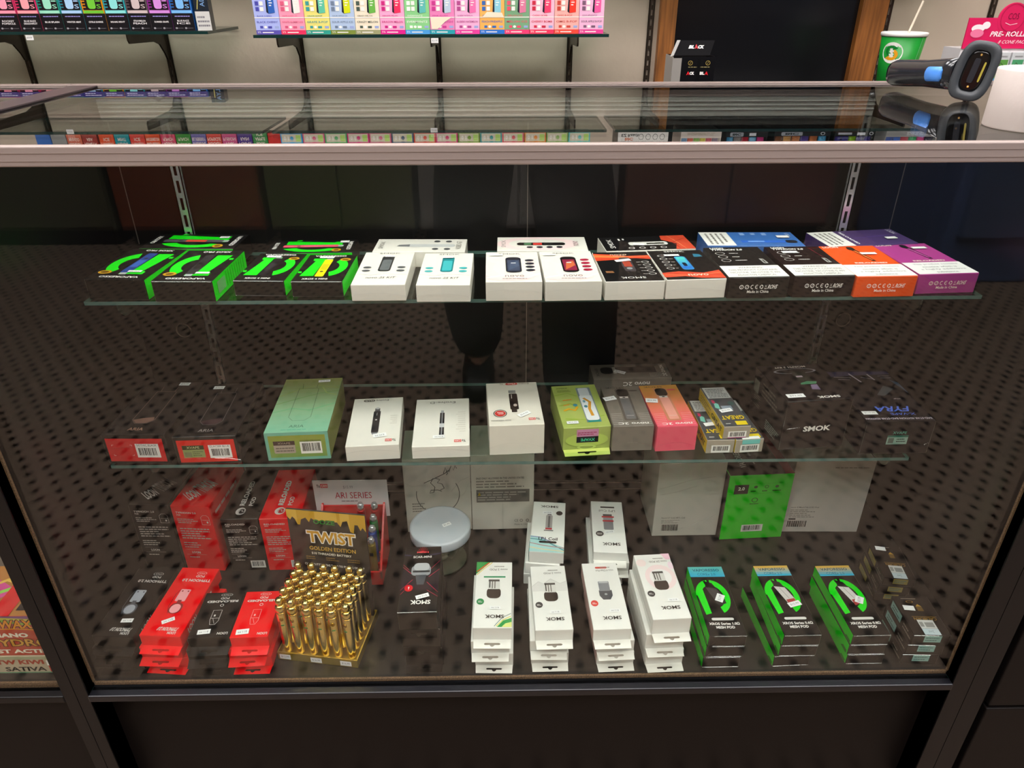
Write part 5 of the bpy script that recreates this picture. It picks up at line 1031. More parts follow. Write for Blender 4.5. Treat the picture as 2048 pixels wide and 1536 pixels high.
for i, (bg, st, nm, dv, tx) in enumerate(PAST):
    x = -.0132+i*.0616
    art = [('r', 'F', 0, 0, 1, .085, st), ('t', 'F', '5%', .12, .045, .14, .035, '#f2f0ea'), ('r', 'F', .25, .03, .7, .05, '#e8e4e0'), ('r', 'F', .18, .12, .30, .17, tx), ('e', 'F', .40, .145, .06, .025, '#f2f0ea'), ('r', 'F', .50, .12, .66, .165, tx), ('r', 'F', .78, .12, .94, .165, '#9aa8d8'), ('t', 'F', nm, .5, .245, .84, .04, tx, 0, .01), ('r', 'F', 0, .325, 1, .34, '#f4f1ea'), ('t', 'F', nm, .42, .365, .6, .03, tx),
           ('p', 'F', [(.52, .44), (.60, .41), (.62, .8), (.55, .8)], '#2c3040'), ('p', 'F', [(.60, .41), (.86, .43), (.86, .8), (.60, .8)], dv), ('l', 'F', .66, .55, .8, .7, 3, '#f2f0e6'), ('r', 'F', .1, .46, .24, .54, tx), ('r', 'F', .1, .57, .24, .65, tx), ('r', 'F', .28, .46, .42, .54, '#eeece4'), ('r', 'F', .28, .57, .42, .65, '#eeece4'), ('e', 'F', .18, .73, .1, .05, '#5a4ab0')]
    if i in (7, 9): art.append(('p', 'F', [(.02, .335), (.9, .335), (.6, .24), (.3, .1), (.06, .1)] if i == 7 else [(.1, .33), (.98, .33), (.9, .42), (.3, .44)], '#eadfc6'))
    wall_pack('pastel_pack', 'pastel boxed device lettered %s on the wall shelf' % nm.lower(), x, 1.322, .981, .0608, .045, .079, bg, art, GP, .112)
# higher shelf, seen mirrored in the counter glass
REDS = [('#3f6ab0', ''), ('#8d8d8a', ''), ('#c8644a', 'MOONLIGHT MANGO'), ('#9a3a34', 'ADALYA ABA'), ('#d8502c', 'STRAWBERRY ICE'), ('#1f8a92', 'MIAMI MINT'), ('#d2443a', 'STRAWBERRY ICE'), ('#d8502c', 'RASPBERRY WATERMELON'), ('#c83c5c', 'PASSION PUNCH'), ('#3f8a3a', 'JASMINE PUNCH'), ('#6a62a0', 'THERMAL BLUEBERRY'), ('#d0443c', 'ROCKET POPSICLE'), ('#c84a80', 'PINK FUSION'), ('#4a2f80', 'PURPLE RAIN'), ('#3f8a4a', 'SOUR APPLE ICE'), ('#c8302c', '')]
for i, (c, nm) in enumerate(REDS):
    x = -.650+i*.0405+(.004 if i > 3 else 0)
    ws = nm.split()
    art = [('t', 'F', w_, .5, .27-.12*j, min(.9, .14*len(w_)), .085, '#e8d8cc', 0, .02) for j, w_ in enumerate(ws)]
    wall_pack('flavour_pack', ('%s box lettered %s on the higher wall shelf' % ({'#3f': 'green', '#4a': 'purple', '#6a': 'violet', '#1f': 'teal'}.get(c[:3], 'red'), nm.lower())) if nm else {0: 'plain blue box on the higher wall shelf', 1: 'plain grey box on the higher wall shelf', 15: 'plain crimson box at the end of the higher wall shelf'}[i], x, SF+.015, 1.183, .0385, .045, .10, c, art, 'flavour boxes on the higher shelf')
HOLO = [('#4aa8d8', 'sky blue'), ('#e06a8a', 'rose pink'), ('#5fb070', 'leaf green'), ('#d83a80', 'hot pink'), ('#d8708a', 'dusty pink'), ('#5a6a80', 'slate blue'), ('#e05a4a', 'coral red'), ('#d84a7a', 'raspberry'), ('#7aa03a', 'olive green'), ('#3fa0a0', 'teal'), ('#e0606a', 'salmon'), ('#e08a3a', 'orange'), ('#8ab060', 'pale green'), ('#6ac8c0', 'aqua')]
for i, (c, nm) in enumerate(HOLO):
    x = .005+i*.0588
    art = [('r', 'F', .06, .03, .94, .22, '#d8d0b8'), ('r', 'F', .7, .05, .92, .2, '#b8e070'), ('t', 'F', '0', .2, .13, .1, .1, '#f4f0e8', 0, .04), ('t', 'F', '1', .36, .13, .05, .1, '#f4f0e8', 0, .04), ('e', 'F', .52, .13, .08, .05, c), ('r', 'F', .06, .27, .94, .34, c), ('l', 'F', .1, .28, .8, .33, 1, '#efe9da')]
    wall_pack('holographic_pack', nm+' holographic boxed device on the higher wall shelf', x, SF+.012, 1.183, .0575, .045, .105, c, art, 'holographic boxes on the higher shelf')
# lighter displays on the higher shelf
import colorsys
def cname(h):
    r_, g_, b_ = [int(h[i:i+2], 16)/255 for i in (1, 3, 5)]; hu, l_, st_ = colorsys.rgb_to_hls(r_, g_, b_)
    if l_ < .2: return 'black'
    if st_ < .16: return 'grey'
    for lim, n_ in ((.03, 'red'), (.09, 'orange'), (.12, 'amber'), (.18, 'yellow'), (.30, 'lime green'), (.45, 'green'), (.58, 'sky blue'), (.64, 'deep blue'), (.70, 'navy'), (.80, 'violet'), (.94, 'pink'), (1.1, 'crimson')):
        if hu < lim: return n_
def lighter_tray(x0, x1, front, lab, cols, art, hfront):
    w = x1-x0; o = empty('lighter_display', ((x0+x1)/2, SF+.008, 1.1834), 0, lab, 'display', 'lighter displays on the higher shelf')
    m = carton(front)
    slab('base', -w/2, 0, 0, w/2, .10, .003, m, o); slab('front_panel', -w/2, 0, .003, w/2, .002, hfront, m, o)
    slab('side_panel', -w/2, .002, .003, -w/2+.002, .10, .05, m, o); slab('side_panel', w/2-.002, .002, .003, w/2, .10, .05, m, o); slab('back_panel', -w/2+.002, .098, .003, w/2-.002, .10, .12, m, o)
    a = Art(w, .1, hfront); a.run(art); a.build('lettering', o)
    n = len(cols); p = (w-.008)/n
    for i, c in enumerate(cols):
        l = empty('pocket_lighter', ((x0+x1)/2-w/2+.004+p*(i+.5), SF+.008+.014, 1.1834+.0034), 0, cname(c)+' pocket lighter standing in the '+lab.split(',')[0], 'lighter', 'lighters in the '+lab.split(',')[0])
        loft('body', [((0, 0, 0), (1, 0, 0), (0, 1, 0), p*.44, .006, 4), ((0, 0, .055), (1, 0, 0), (0, 1, 0), p*.44, .006, 4)], mat('lighter_'+c.strip('#'), c, .25), l, 12)
        loft('head', [((0, 0, .0552), (1, 0, 0), (0, 1, 0), p*.38, .0055, 4), ((0, 0, .068), (1, 0, 0), (0, 1, 0), p*.36, .005, 4)], M_CHROME, l, 12)
ez = [('r', 'F', .0, .05, 1, .95, '#e0ddd6'), ('t', 'F', 'EZ Reach', .24, .35, .34, .3, '#2c2826', 0, .02), ('t', 'F', 'BIC', .22, .72, .16, .3, '#c8602a', 0, .05)]+[('o', 'F', .46+i*.14, .5, .05, .3, .15, '#3a3634') for i in range(4)]
lighter_tray(.872, 1.006, '#2a2624', 'white-fronted long lighter display, first on the shelf', ['#4aa03a', '#2c2826', '#d8702a', '#d8602a', '#2c2826', '#4aa03a'], ez, .026)
lighter_tray(1.040, 1.148, '#c9bfb4', 'cream-fronted lighter display, beside the white-fronted one', ['#3a8ac0', '#e04a28', '#7ac030', '#d8d020', '#d8305a', '#7a6a8a'], [('l', 'F', .15, .2, .85, .6, 3, '#9a8a70')], .017)
lighter_tray(1.160, 1.272, '#1c1b1c', 'black lighter display with silver emblem, plain bright lighters', ['#4aa8d8', '#8d8580', '#c0283a', '#4aa8d8', '#d8408a'], [('q', 'F', .1, .2, .42, .9, '#8d9298', .3), ('t', 'F', 'BIC', .26, .55, .2, .4, '#2a2c30', 0, .05), ('r', 'F', .56, .3, .72, .8, '#c9ccd0')], .015)
lighter_tray(1.290, 1.440, '#1c1b1c', 'black lighter display with patterned lighters, beside the plain bright ones', ['#8a5a3a', '#d8a050', '#c87a3a', '#5a4a9a', '#c87a4a', '#4aa8d8'], [('q', 'F', .12, .2, .5, .9, '#8d9298', .3), ('t', 'F', 'BIC', .31, .55, .24, .4, '#2a2c30', 0, .05), ('o', 'F', .86, .5, .04, .3, .3, '#c9ccd0')], .013)
lighter_tray(1.452, 1.560, '#1c1b1c', 'black lighter display with navy and lime lighters', ['#2c2a80', '#2c2a80', '#8ac020', '#3a3080', '#3a3080'], [('r', 'F', .08, .3, .42, .7, '#9a9ea4'), ('r', 'F', .55, .3, .75, .8, '#c9ccd0'), ('o', 'F', .9, .5, .05, .3, .3, '#c9ccd0')], .014)
lighter_tray(1.590, 1.728, '#8a8a88', 'silver crinkled lighter display, last on the shelf', ['#2050b0', '#1a60c8', '#c02040', '#30b060', '#e04a90', '#3a3448'], [('l', 'F', .4, .2, .9, .8, 3, '#d8d8d8')], .016)

# black panel with oak trims
struct(slab('window_1', 1.0444, WY-.012, .3, 1.557, WY-.001, 2.2, mat('dark_pane', '#101013', .25)))
struct(slab('trim_1', 1.0003, WY-.03, .2, 1.0442, WY-.001, 2.3, M_WOOD)); struct(slab('trim_2', 1.5572, WY-.03, .2, 1.622, WY-.001, 2.3, M_WOOD)); struct(slab('trim_3', 1.548, WY-.036, .2, 1.557, WY-.013, 2.3, M_WOOD))

# low counter along the wall
wc = empty('wall_counter', (.6, 1.36, 0), 0, 'low dark counter running along the back wall', 'counter')
slab('body', -2.3, -.14, 0, 2.6, .18, .80, M_KICK, wc); slab('worktop', -2.32, -.17, .80, 2.62, .18, .83, mat('worktop_dark', '#2c2622', .4), wc, .003)

# black open-lid box
bb = empty('open_lid_box', (1.030, 1.225, .8304), 0, 'black display box with open lid and red and white lettering, before the black panel', 'box')
bw, bdp, bh = .104, .085, .105
slab('base', -bw/2, 0, 0, bw/2, bdp, .002, carton('#1a1818'), bb)
slab('front_panel', -bw/2+.022, 0, .002, bw/2, .002, bh, carton('#16151a'), bb)
slab('side_panel', -bw/2, .002, .002, -bw/2+.002, bdp, bh, carton('#8f8b86'), bb); slab('side_panel', bw/2-.002, .002, .002, bw/2, bdp, bh, carton('#1a1818'), bb)
slab('side_flap', -bw/2, 0, .002, -bw/2+.022, .002, bh-.003, carton('#8f8b86'), bb)
slab('back_panel', -bw/2+.002, bdp-.002, .002, bw/2-.002, bdp, bh, carton('#1a1818'), bb)
ld = empty('lid', (0, bdp, bh)); ld.parent = bb; ld.rotation_euler = (math.radians(-8), 0, 0); ld.location = (0, .012, bh)
def skew_lid():
    bm = bmesh.new(); pts = [(-bw/2+.004, 0, .002), (bw/2-.012, 0, .002), (bw/2, .01, .036), (-bw/2+.018, .01, .036)]
    a_ = [bm.verts.new(p) for p in pts]; b_ = [bm.verts.new((p[0], p[1]+.0015, p[2])) for p in pts]
    bm.faces.new(a_); bm.faces.new(b_[::-1])
    for i in range(4): bm.faces.new((a_[i], b_[i], b_[(i+1) % 4], a_[(i+1) % 4]))
    bmesh.ops.recalc_face_normals(bm, faces=bm.faces[:])
    return link('lid_panel', me_from(bm, 'lid_panel'), ld, [mat('lid_matte_black', '#100f11', .8, 0, .1)])
skew_lid()
prism('lid_edge', [(-bw/2-.004, .0), (-bw/2+.004, .002), (-bw/2+.018, .036), (-bw/2+.010, .036)], .0, .0015, carton('#b8b6b2'), ld, 'y')
a = Art(bw, .001, .036); a.run([('t', 'F', 'BL', .46, .56, .13, .22, '#efece8', 0, .05, .2), ('t', 'F', 'A', .565, .58, .075, .28, '#d8202c', 0, .04), ('t', 'F', 'CK', .675, .56, .14, .22, '#efece8', 0, .05, .2)]); t = a.build('lettering', ld); t.location = (0, -.0008, .002); t.rotation_euler = (math.radians(-16.4), 0, 0)
a = Art(bw, bdp, bh); a.run([('o', 'F', .42, .87, .055, .05, .2, '#a08a4a'), ('o', 'F', .83, .87, .055, .05, .2, '#a08a4a'), ('s', 'F', [(.40, .84), (.44, .90)], .8, '#a08a4a'), ('s', 'F', [(.81, .84), (.85, .90)], .8, '#a08a4a'), ('l', 'F', .38, .77, .88, .80, 1, '#a89a6a'), ('t', 'F', 'A', .39, .65, .08, .075, '#d8202c', 0, .05), ('t', 'F', 'CK', .48, .65, .11, .065, '#efece8', 0, .06), ('t', 'F', 'BL', .72, .65, .11, .065, '#efece8', 0, .06), ('t', 'F', 'A', .82, .65, .08, .075, '#d8202c', 0, .05), ('r', 'F', .58, .5, .66, .95, '#0c0c10')]); a.build('lettering', bb)

# green paper cup with straw
cup = empty('paper_cup', (1.546, 1.26, .8304), 0, 'green paper drink cup with white lid rim and straw, beside the oak trim', 'cup')
C0, C1, CH = .036, .0505, .155
lathe('cup_body', [(C0, 0), (C1, CH-.004)], mat('cup_green', '#0a8428', .4), cup, 40)
lathe('rim', [(C1+.001, CH-.008), (C1+.0025, CH-.005), (C1+.0025, CH), (C1, CH+.001), (C1-.006, CH-.002)], mat('cup_white', '#d8d6d2', .45), cup, 40)
bm = bmesh.new(); p0, p1 = Vector((.004, 0, CH-.02)), Vector((.027, .0, CH+.068)); dirv = (p1-p0).normalized(); e1 = dirv.orthogonal().normalized(); e2 = dirv.cross(e1)
rA_ = [[bm.verts.new(p+e1*.0026*math.cos(t*.785)+e2*.0026*math.sin(t*.785)) for t in range(8)] for p in (p0, p1)]
for i in range(8): bm.faces.new((rA_[0][i], rA_[0][(i+1) % 8], rA_[1][(i+1) % 8], rA_[1][i]))
link('straw', me_from(bm, 'straw'), cup, [mat('straw_clear', '#d8ccb8', .3)])
def on_cup(name, shapes):
    """flat shapes (angle in degrees, height) wrapped on the cup wall"""
    vs, fs, mi, cols = [], [], [], []
    for k_, (pts, faces, col) in enumerate(shapes):
        b = len(vs)
        if col not in cols: cols.append(col)
        for ang, z in pts:
            r_ = C0+(C1-C0)*z/(CH-.004)+.0004+.00012*k_; t = math.radians(ang-90); vs.append((r_*math.cos(t), r_*math.sin(t), z))
        for f in faces: fs.append(tuple(i+b for i in f)); mi.append(cols.index(col))
    me = bpy.data.meshes.new(name); me.from_pydata(vs, [], fs); me.polygons.foreach_set('material_index', mi); me.update()
    return link(name, me, cup, [pm(c) for c in cols])
def disc(ca, cz, ra, rz, n=24): return ([(ca, cz)]+[(ca+ra*math.cos(6.2832*i/n), cz+rz*math.sin(6.2832*i/n)) for i in range(n)], [(0, 1+i, 1+(i+1) % n) for i in range(n)])
def arc(ca, cz, ra, rz, th, a0, a1, n=12):
    p = []
    for i in range(n+1):
        t = math.radians(a0+(a1-a0)*i/n)
        for s_ in (1, 1-th): p.append((ca+ra*s_*math.cos(t), cz+rz*s_*math.sin(t)))
    return p, [(2*i, 2*i+2, 2*i+3, 2*i+1) for i in range(n)]
LC, LZ = -50, .112
sh = [disc(LC, LZ, 31, .0235)+('#eceae4',), arc(LC-2, LZ+.004, 17, .0125, .5, 60, 250)+('#0f7a30',), arc(LC, LZ-.004, 18, .0125, .5, -120, 70)+('#e8a020',), ([(LC+2, LZ+.017), (LC+2, LZ+.005), (LC+16, LZ+.011)], [(0, 1, 2)], '#0f7a30'), ([(LC-6, LZ-.017), (LC-6, LZ-.006), (LC-18, LZ-.012)], [(0, 1, 2)], '#e8a020')]
gv, gf = text_geo('S', .03); sh.append(([(LC+x*14, LZ+y*.013) for x, y in gv], gf, '#eceae4'))
sh += [([(18, .03), (20, .03), (30, CH-.008), (28, CH-.008)], [(0, 1, 2, 3)], '#7ac890'), ([(58, .03), (84, .03), (84, .08), (70, .085), (60, .06)], [(0, 1, 2, 3, 4)], '#e8b050')]
on_cup('printed_logo', sh)

# pink carton of paper cones
pk = empty('cone_display', (1.785, 1.262, .8304), 0, 'bright pink and white display carton of paper cones by the upright', 'display')
pw = .165
slab('body', -pw/2, .012, 0, pw/2, .09, .118, carton('#d8d4d6'), pk)
slab('header', -pw/2, .008, .118, pw/2, .012, .186, carton('#d8205c'), pk)
hd = lathe('header_badge', [(.035, 0), (.035, .004)], carton('#d8205c'), pk, 32); hd.location = (.022, .0115, .184); hd.rotation_euler = (math.radians(90), 0, 0)
a = Art(pw, .004, .068); a.clip = False; a.run([('t', 'F', 'PRE- ROLLED', .68, .48, .62, .17, '#f6eef0', 0, .02, .1), ('t', 'F', '8 CONE PACK', .74, .22, .44, .11, '#f6dfe6', 0, 0, .2), ('e', 'F', .16, .66, .10, .13, '#f2eaee'), ('e', 'F', .27, .76, .06, .12, '#f2eaee'), ('e', 'F', .16, .50, .10, .14, '#ec7aa0'), ('o', 'F', .635, 1.0, .18, .45, .05, '#b4184a'), ('t', 'F', 'COS', .64, 1.05, .16, .2, '#7a1038'), ('s', 'F', [(.54, .84), (.62, .77), (.72, .82)], 1.2, '#f6dfe6')])
t = a.build('lettering', pk); t.location = (0, .0070, .118)
for i in range(4):
    cc = ('#c03a58', '#6a9a4a', '#5f9a48', '#4a9a6a')[i]
    o = empty('cone_packet', (1.785-.058+i*.038, 1.262-.009, .8304), 0, ('red patterned' if i == 0 else ('green and blue', 'grass green', 'pale green')[i-1])+' packet of paper cones hanging on the pink display carton', 'packet')
    slab('pouch', -.017, 0, .012, .017, .018, .112, carton('#c9ccce'), o, .002)
    a = Art(.034, .018, .1); a.run([('r', 'F', .1, .1, .9, .82, cc), ('r', 'F', .1, .1, .9, .4, '#4a9ac8' if i else '#e0c0c4'), ('s', 'F', [(.1, .6), (.4, .75), (.9, .6)], 2, '#3a5a2a'), ('l', 'F', .2, .86, .8, .94, 1, '#8d8d90')]); t = a.build('lettering', o); t.location = (0, 0, .012)

# ------------------------------------------------------------------ on the counter glass: scanner and paper roll
M_SCN = mat('scanner_grey', '#2f3338', .45); M_SCD = mat('scanner_dark', '#1d2026', .16, 0, .6, .4)
scn = empty('barcode_scanner', (1.112, .235, ZT+.0004), 0, 'dark grey handheld barcode scanner with a blue trigger lying on the counter glass', 'scanner')
N = Vector((-.55, -.82, .12)).normalized()            # way the window looks
Sx = Vector((0, 0, 1)).cross(N).normalized(); Sx = -Sx; Uz = N.cross(Sx).normalized()
if Uz.z < 0: Uz = -Uz
tilt = Matrix.Rotation(math.radians(-8), 3, N); Sx = tilt @ Sx; Uz = tilt @ Uz
hc = Vector((.004, -.005, .0325))
def sec(off, ra, rb, pw=3.2, c=None): return (tuple((c or hc)+N*off*.85), tuple(Sx), tuple(Uz), ra*.8, rb*.84, pw)
loft('head', [sec(-.034, .012, .020), sec(-.030, .020, .029), sec(-.012, .025, .0365), sec(.008, .027, .0385), sec(.014, .0265, .038), sec(.016, .0245, .036), sec(.0165, .017, .0285), sec(.012, .0155, .027)], M_SCN, scn, 32)
loft('window', [sec(.0115, .0152, .0265), sec(.0122, .0150, .0262), sec(.0123, .012, .023)], mat('scanner_window', '#0c0c0e', .08), scn, 32)
lb = loft('inner_block', [sec(.0124, .0045, .016, 6, hc+Sx*.001), sec(.0135, .004, .0155, 6, hc+Sx*.001)], mat('scanner_optic', '#22242a', .2), scn, 16)
for k_, s_ in enumerate((-.0172, .0172)):
    loft('led', [sec(.0124, .0016, .0016, 2, hc+Uz*s_), sec(.0132, .001, .001, 2, hc+Uz*s_)], mat('led_amber', '#c89a50', .3), scn, 10)
loft('warning_strip', [sec(.0124, .0014, .013, 6, hc-Sx*.0076), sec(.0128, .0013, .0128, 6, hc-Sx*.0076)], mat('warning_yellow', '#9a8a2a', .5), scn, 12)
Hd = Vector((-.024, .112, -.0095)); hn = Hd.normalized(); ha = hn.cross(Vector((0, 0, 1))).normalized(); hb = ha.cross(hn).normalized()
h0 = Vector((-.002, .012, .028))
hs = [(tuple(h0+Hd*t), tuple(ha), tuple(hb), ra*.95, rb*.95, 2.6) for t, ra, rb in ((0, .014, .019), (.15, .0155, .0185), (.45, .015, .0165), (.75, .0155, .017), (.92, .0155, .017), (.985, .0135, .0145), (1.0, .008, .009))]
loft('handle', hs, M_SCD, scn, 24)
tb = h0+Hd*.24-ha*0; 
loft('trigger', [(tuple(tb-Vector((.0125, .004, 0))+hn*t), tuple(ha), tuple(hb), ra, rb, 2.4) for t, ra, rb in ((-.013, .003, .005), (-.010, .006, .0085), (.010, .006, .0085), (.014, .003, .005))], mat('trigger_blue', '#4a8ae0', .35), scn, 16)

rl = empty('paper_roll', (1.0775, .050, ZT+.0004), 0, 'white receipt paper roll standing on the counter glass', 'paper roll')
rr_, hh_ = .043, .052
bm = bmesh.new(); n = 48
prof = [(rr_-.0006, 0), (rr_, .0008), (rr_, hh_-.0008), (rr_-.0006, hh_), (.0065, hh_), (.0065, 0)]
rings = [[bm.verts.new((r_*math.cos(6.28318*i/n), r_*math.sin(6.28318*i/n), z)) for i in range(n)] for r_, z in prof]
for k_ in range(len(rings)):
    p_, q_ = rings[k_], rings[(k_+1) % len(rings)]
    for i in range(n):
        f = bm.faces.new((p_[i], p_[(i+1) % n], q_[(i+1) % n], q_[i])); f.smooth = k_ in (1, 4)
link('paper', me_from(bm, 'paper'), rl, [noise_bump(mat('roll_paper', '#c9beb9', .75), 35, .5, .003)])
lathe('core', [(.0064, .001), (.0064, hh_-.001), (.005, hh_-.001), (.005, .001)], mat('core_card', '#a88c6a', .7), rl, 20, True, False)

# ------------------------------------------------------------------ goods in the neighbouring case
GL = 'goods in the neighbouring case'
box('edible_box', 'cream box lettered SATIVA and KIWI at the bottom of the neighbouring stack', (-.150, .012, ZF+.0003), 0, (.215, .10, .0322), '#c3b49a', [('r', 'F', 0, .82, 1, 1, '#a8ab8a'), ('r', 'F', 0, 0, 1, .06, '#7fb08a'), ('t', 'F', 'SATIVA', .74, .24, .26, .26, '#2c2420', 0, .03), ('t', 'F', 'BTW KIWI', .70, .66, .34, .26, '#a8402a', 0, .05), ('r', 'F', .89, .06, 1, .48, '#c8342a'), ('e', 'F', .955, .26, .035, .16, '#2c2220')], [('F', .93, .63, 17, 10, -4, '$10')], None, GL)
box('edible_box', 'red and orange box lettered WAX and NANO HYDRO on the neighbouring stack', (-.151, .013, ZF+.0332), 0, (.215, .095, .0738), {'*': '#b8402a', 'T': '#a8703a'}, [('g', 'F', 0, .62, 1, 1, '#c0482c', '#8a5a8a', 5), ('s', 'F', [(.3, .93), (.6, .97), (.98, .88)], 4, '#c8c050'), ('s', 'F', [(.7, .9), (.86, .8), (1, .86)], 4, '#8ab040'), ('t', 'F', 'WAX', 0.80, .80, .22, .24, '#3a1810', 0, .08, .1), ('t', 'F', 'WAX', 0.80, .80, .21, .21, '#e0902a', 0, .03, .1), ('s', 'F', [(.5, .68), (.8, .69), (.98, .64)], 1.5, '#e0a030'), ('t', 'F', 'NANO', 0.74, .53, .22, .11, '#e8e0d0', 0, .05), ('t', 'F', 'HYDRO', 0.77, .34, .42, .21, '#5a2a10', 0, .08), ('t', 'F', 'HYDRO', 0.77, .34, .40, .18, '#d09a3a', 0, .02), ('t', 'F', 'FAST ACTING', 0.77, .12, .48, .1, '#efe8d8', 0, .04), ('p', 'T', [(.3, .0), (.55, .05), (.7, .5), (.4, .9), (.2, .5)], '#c84a8a'), ('s', 'T', [(.2, .6), (.5, .3), (.8, .7)], 7, '#8ac050'), ('s', 'T', [(.3, .2), (.6, .7), (.98, .4)], 6, '#d8b050'), ('r', 'T', .66, 0, .78, 1, '#c8282a'), ('p', 'T', [(.8, .1), (1, .1), (1, .9), (.8, .9)], '#3a2a2c')], [], None, GL)
box('edible_box', 'plain grey carton standing behind the red and orange box', (-.165, .125, ZF+.0003), 4, (.21, .10, .15), '#8f877c', [('s', 'F', [(.4, .9), (.7, .8), (.95, .86)], .6, 'film'), ('s', 'T', [(.1, .5), (.95, .45)], .8, 'film')], [], None, GL)
box('edible_box', 'red and white carton at the back of the neighbouring case', (-.19, .24, ZF+.0003), 0, (.20, .09, .22), '#c8beb6', [('s', 'F', [(.6, .8), (.8, .9), (.98, .7)], 6, '#b02a30'), ('l', 'F', .5, .4, .95, .7, 4, '#a83a3a')], [], None, GL)

# ------------------------------------------------------------------ the photographer, mirrored in the front glass
def skin(name, verts, edges, m, parent, root=0, sub=2):
    me = bpy.data.meshes.new(name); me.from_pydata([v[0] for v in verts], edges, []); me.update()
    o = link(name, me, parent, [m])
    o.modifiers.new('skin', 'SKIN')
    for i, v in enumerate(verts):
        sv = me.skin_vertices[0].data[i]; r = v[1] if isinstance(v[1], tuple) else (v[1], v[1]); sv.radius = r; sv.use_root = (i == root)
    md = o.modifiers.new('sub', 'SUBSURF'); md.levels = sub; md.render_levels = sub
    return o
PX, PY = .60, -1.22
man = empty('person', (PX, PY, 0), 0, 'person in black jacket, baggy black trousers and black shoes holding up a phone', 'person')
def Lc(p): return (p[0]-PX, p[1]-PY, p[2])
M_SKINC = mat('skin_tone', '#b98a6c', .55); M_CLOTH = mat('black_cloth', '#15161a', .85); M_SHOE = mat('black_shoe', '#141414', .45); M_HAIR = mat('dark_hair', '#1e1612', .7)
feetL, feetR = Vector((.485, -1.37, .09)), Vector((.765, -1.04, .09))
hipL, hipR = Vector((.52, -1.20, .92)), Vector((.69, -1.16, .92))
kneeL, kneeR = Vector((.47, -1.24, .50)), Vector((.755, -1.06, .51))
V = [(Lc((.605, -1.19, .96)), (.15, .10)), (Lc((.605, -1.20, 1.15)), (.14, .10)), (Lc((.605, -1.20, 1.38)), (.16, .105)), (Lc((.605, -1.19, 1.50)), .062), (Lc((.605, -1.17, 1.56)), .052), (Lc((.605, -1.15, 1.63)), (.074, .088)), (Lc((.605, -1.15, 1.72)), (.072, .085))]
E_ = [(0, 1), (1, 2), (2, 3), (3, 4), (4, 5), (5, 6)]
def add(parent_i, p, r):
    V.append((Lc(p), r)); E_.append((parent_i, len(V)-1)); return len(V)-1
for hip, knee, ft in ((hipL, kneeL, feetL), (hipR, kneeR, feetR)):
    a_ = add(0, hip, .085); b_ = add(a_, knee, .058); c_ = add(b_, ft, .042); add(c_, ft+Vector((0, .11, -.055)), .032)
for sgn, wr in ((-1, Vector((.475, -.80, 1.05))), (1, Vector((.655, -.80, 1.05)))):
    sh_ = add(2, (.605+sgn*.185, -1.19, 1.42), .058); el = add(sh_, (.605+sgn*.225, -1.06, 1.14), .044); w_ = add(el, wr, .028)
    pal = add(w_, wr+Vector((-sgn*.005, .055, .02)), (.036, .016))
    for k_, (oz, ln) in enumerate(((.034, .062), (.012, .070), (-.010, .066), (-.030, .052))):
        b0 = wr+Vector((sgn*.002, .085, .022+oz)); f1 = add(pal, b0, .0095); f2 = add(f1, b0+Vector((-sgn*ln*.02, ln*.42-.012, 0)), .0085); add(f2, b0+Vector((-sgn*ln*.06, ln*.80-.012, .002)), .0075)
    t1 = add(pal, wr+Vector((-sgn*.014, .040, .050)), .010); add(t1, wr+Vector((-sgn*.016, .062, .066)), .008)
skin('body', V, E_, M_SKINC, man)
def chain(name, pts, m, sub=2):
    vs_, es_ = [], []
    for k_, c in enumerate(pts):
        for i, (p, r) in enumerate(c):
            if i == 0 and k_ > 0: prev = 0; vs_.append((Lc(p), r)); es_.append((0, len(vs_)-1)); continue
            vs_.append((Lc(p), r))
            if i: es_.append((len(vs_)-2, len(vs_)-1))
    return skin(name, vs_, es_, m, man, 0, sub)
def mix(a, b, t): return a+(b-a)*t
chain('trousers', [[((.605, -1.19, 1.0), (.165, .125)), ((.605, -1.19, .93), (.175, .13))],
                   [(hipL, .125), (mix(hipL, kneeL, .5), .115), (kneeL, .105), (mix(kneeL, feetL, .5), .098), (mix(kneeL, feetL, .8), .085), (mix(kneeL, feetL, 1.02), .07)],
                   [(hipR, .125), (mix(hipR, kneeR, .5), .115), (kneeR, .105), (mix(kneeR, feetR, .5), .105), (mix(kneeR, feetR, 1.0), .10)]], M_CLOTH)
arms = []
for sgn, wr in ((-1, Vector((.475, -.80, 1.05))), (1, Vector((.655, -.80, 1.05)))):
    el = Vector((.605+sgn*.225, -1.06, 1.14)); arms.append([((.605+sgn*.19, -1.19, 1.42), .074), (el, .060), (mix(el, wr, .9), .042)])
chain('jacket', [[((.605, -1.20, 1.36), (.19, .13)), ((.605, -1.20, 1.15), (.175, .13)), ((.605, -1.19, .98), (.18, .135))], [((.605, -1.19, 1.47), .085), ((.605, -1.185, 1.52), .068)]]+arms, M_CLOTH)
for ft in (feetL, feetR):
    c = Lc(ft); o = loft('shoe', [((c[0], c[1]-.085, .035), (1, 0, 0), (0, 0, 1), .030, .034, 2.6), ((c[0], c[1]-.06, .05), (1, 0, 0), (0, 0, 1), .042, .05, 2.6), ((c[0], c[1], .052), (1, 0, 0), (0, 0, 1), .046, .052, 2.6), ((c[0], c[1]+.08, .042), (1, 0, 0), (0, 0, 1), .050, .042, 2.8), ((c[0], c[1]+.15, .032), (1, 0, 0), (0, 0, 1), .044, .032, 2.8), ((c[0], c[1]+.185, .022), (1, 0, 0), (0, 0, 1), .022, .018, 2.4)], M_SHOE, man, 20)
hc_ = Vector(Lc((.605, -1.15, 1.67)))
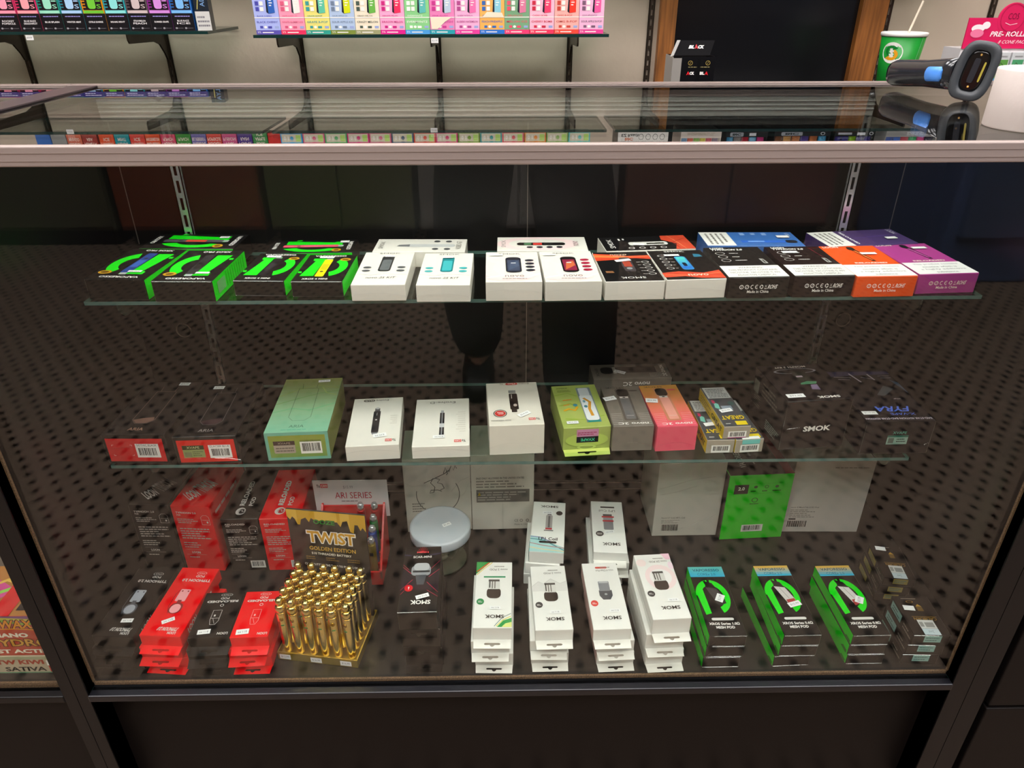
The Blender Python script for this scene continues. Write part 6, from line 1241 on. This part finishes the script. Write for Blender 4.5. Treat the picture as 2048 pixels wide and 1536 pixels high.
for sx_ in (-1, 1):
    o = lathe('eye', [(.0001, -.011), (.008, -.008), (.011, 0), (.008, .008), (.0001, .011)], mat('eye_white', '#d8d2ca', .3), man, 12); o.location = hc_+Vector((sx_*.030, .078, .0))
    e_ = loft('ear', [(tuple(hc_+Vector((sx_*.070, 0, -.03))), (0, 1, 0), (0, 0, 1), .006, .008, 2), (tuple(hc_+Vector((sx_*.080, -.004, 0))), (0, 1, 0), (0, 0, 1), .016, .026, 2), (tuple(hc_+Vector((sx_*.086, -.008, 0))), (0, 1, 0), (0, 0, 1), .014, .024, 2)], M_SKINC, man, 12)
loft('nose', [(tuple(hc_+Vector((0, .078, .005))), (1, 0, 0), (0, 1, 0), .007, .008, 2), (tuple(hc_+Vector((0, .092, -.028))), (1, 0, 0), (0, 1, 0), .014, .014, 2), (tuple(hc_+Vector((0, .084, -.036))), (1, 0, 0), (0, 1, 0), .010, .008, 2)], M_SKINC, man, 12)
loft('mouth', [(tuple(hc_+Vector((-.024, .078, -.058))), (0, 1, 0), (0, 0, 1), .003, .003, 2), (tuple(hc_+Vector((0, .086, -.058))), (0, 1, 0), (0, 0, 1), .006, .007, 2), (tuple(hc_+Vector((.024, .078, -.058))), (0, 1, 0), (0, 0, 1), .003, .003, 2)], mat('lips', '#8a4a42', .5), man, 10)
bm = bmesh.new(); bmesh.ops.create_uvsphere(bm, u_segments=24, v_segments=14, radius=1)
bmesh.ops.delete(bm, geom=[v for v in bm.verts if v.co.z < -.15 and v.co.y > -.2 or v.co.z < -.75 or (v.co.y > .55 and v.co.z < .45)], context='VERTS')
for v in bm.verts: v.co = Vector((v.co.x*.086, v.co.y*.104-.008, v.co.z*.104+.028))
for f in bm.faces: f.smooth = True
o = link('hair', me_from(bm, 'hair'), man, [M_HAIR]); o.location = hc_
# phone held up just behind the lens
ph = empty('phone', (CAM_POS.x-.0, CAM_POS.y-.013, CAM_POS.z), 0, 'slim black phone held up in both hands of the person', 'phone')
ph.rotation_euler = (-TH, 0, 0)
slab('phone_body', -.074, -.0042, -.036, .074, .0042, .036, mat('phone_black', '#17181b', .25), ph, .003)
slab('screen', -.070, -.0046, -.033, .070, -.0042, .033, mat('phone_screen', '#0c0d10', .1), ph)
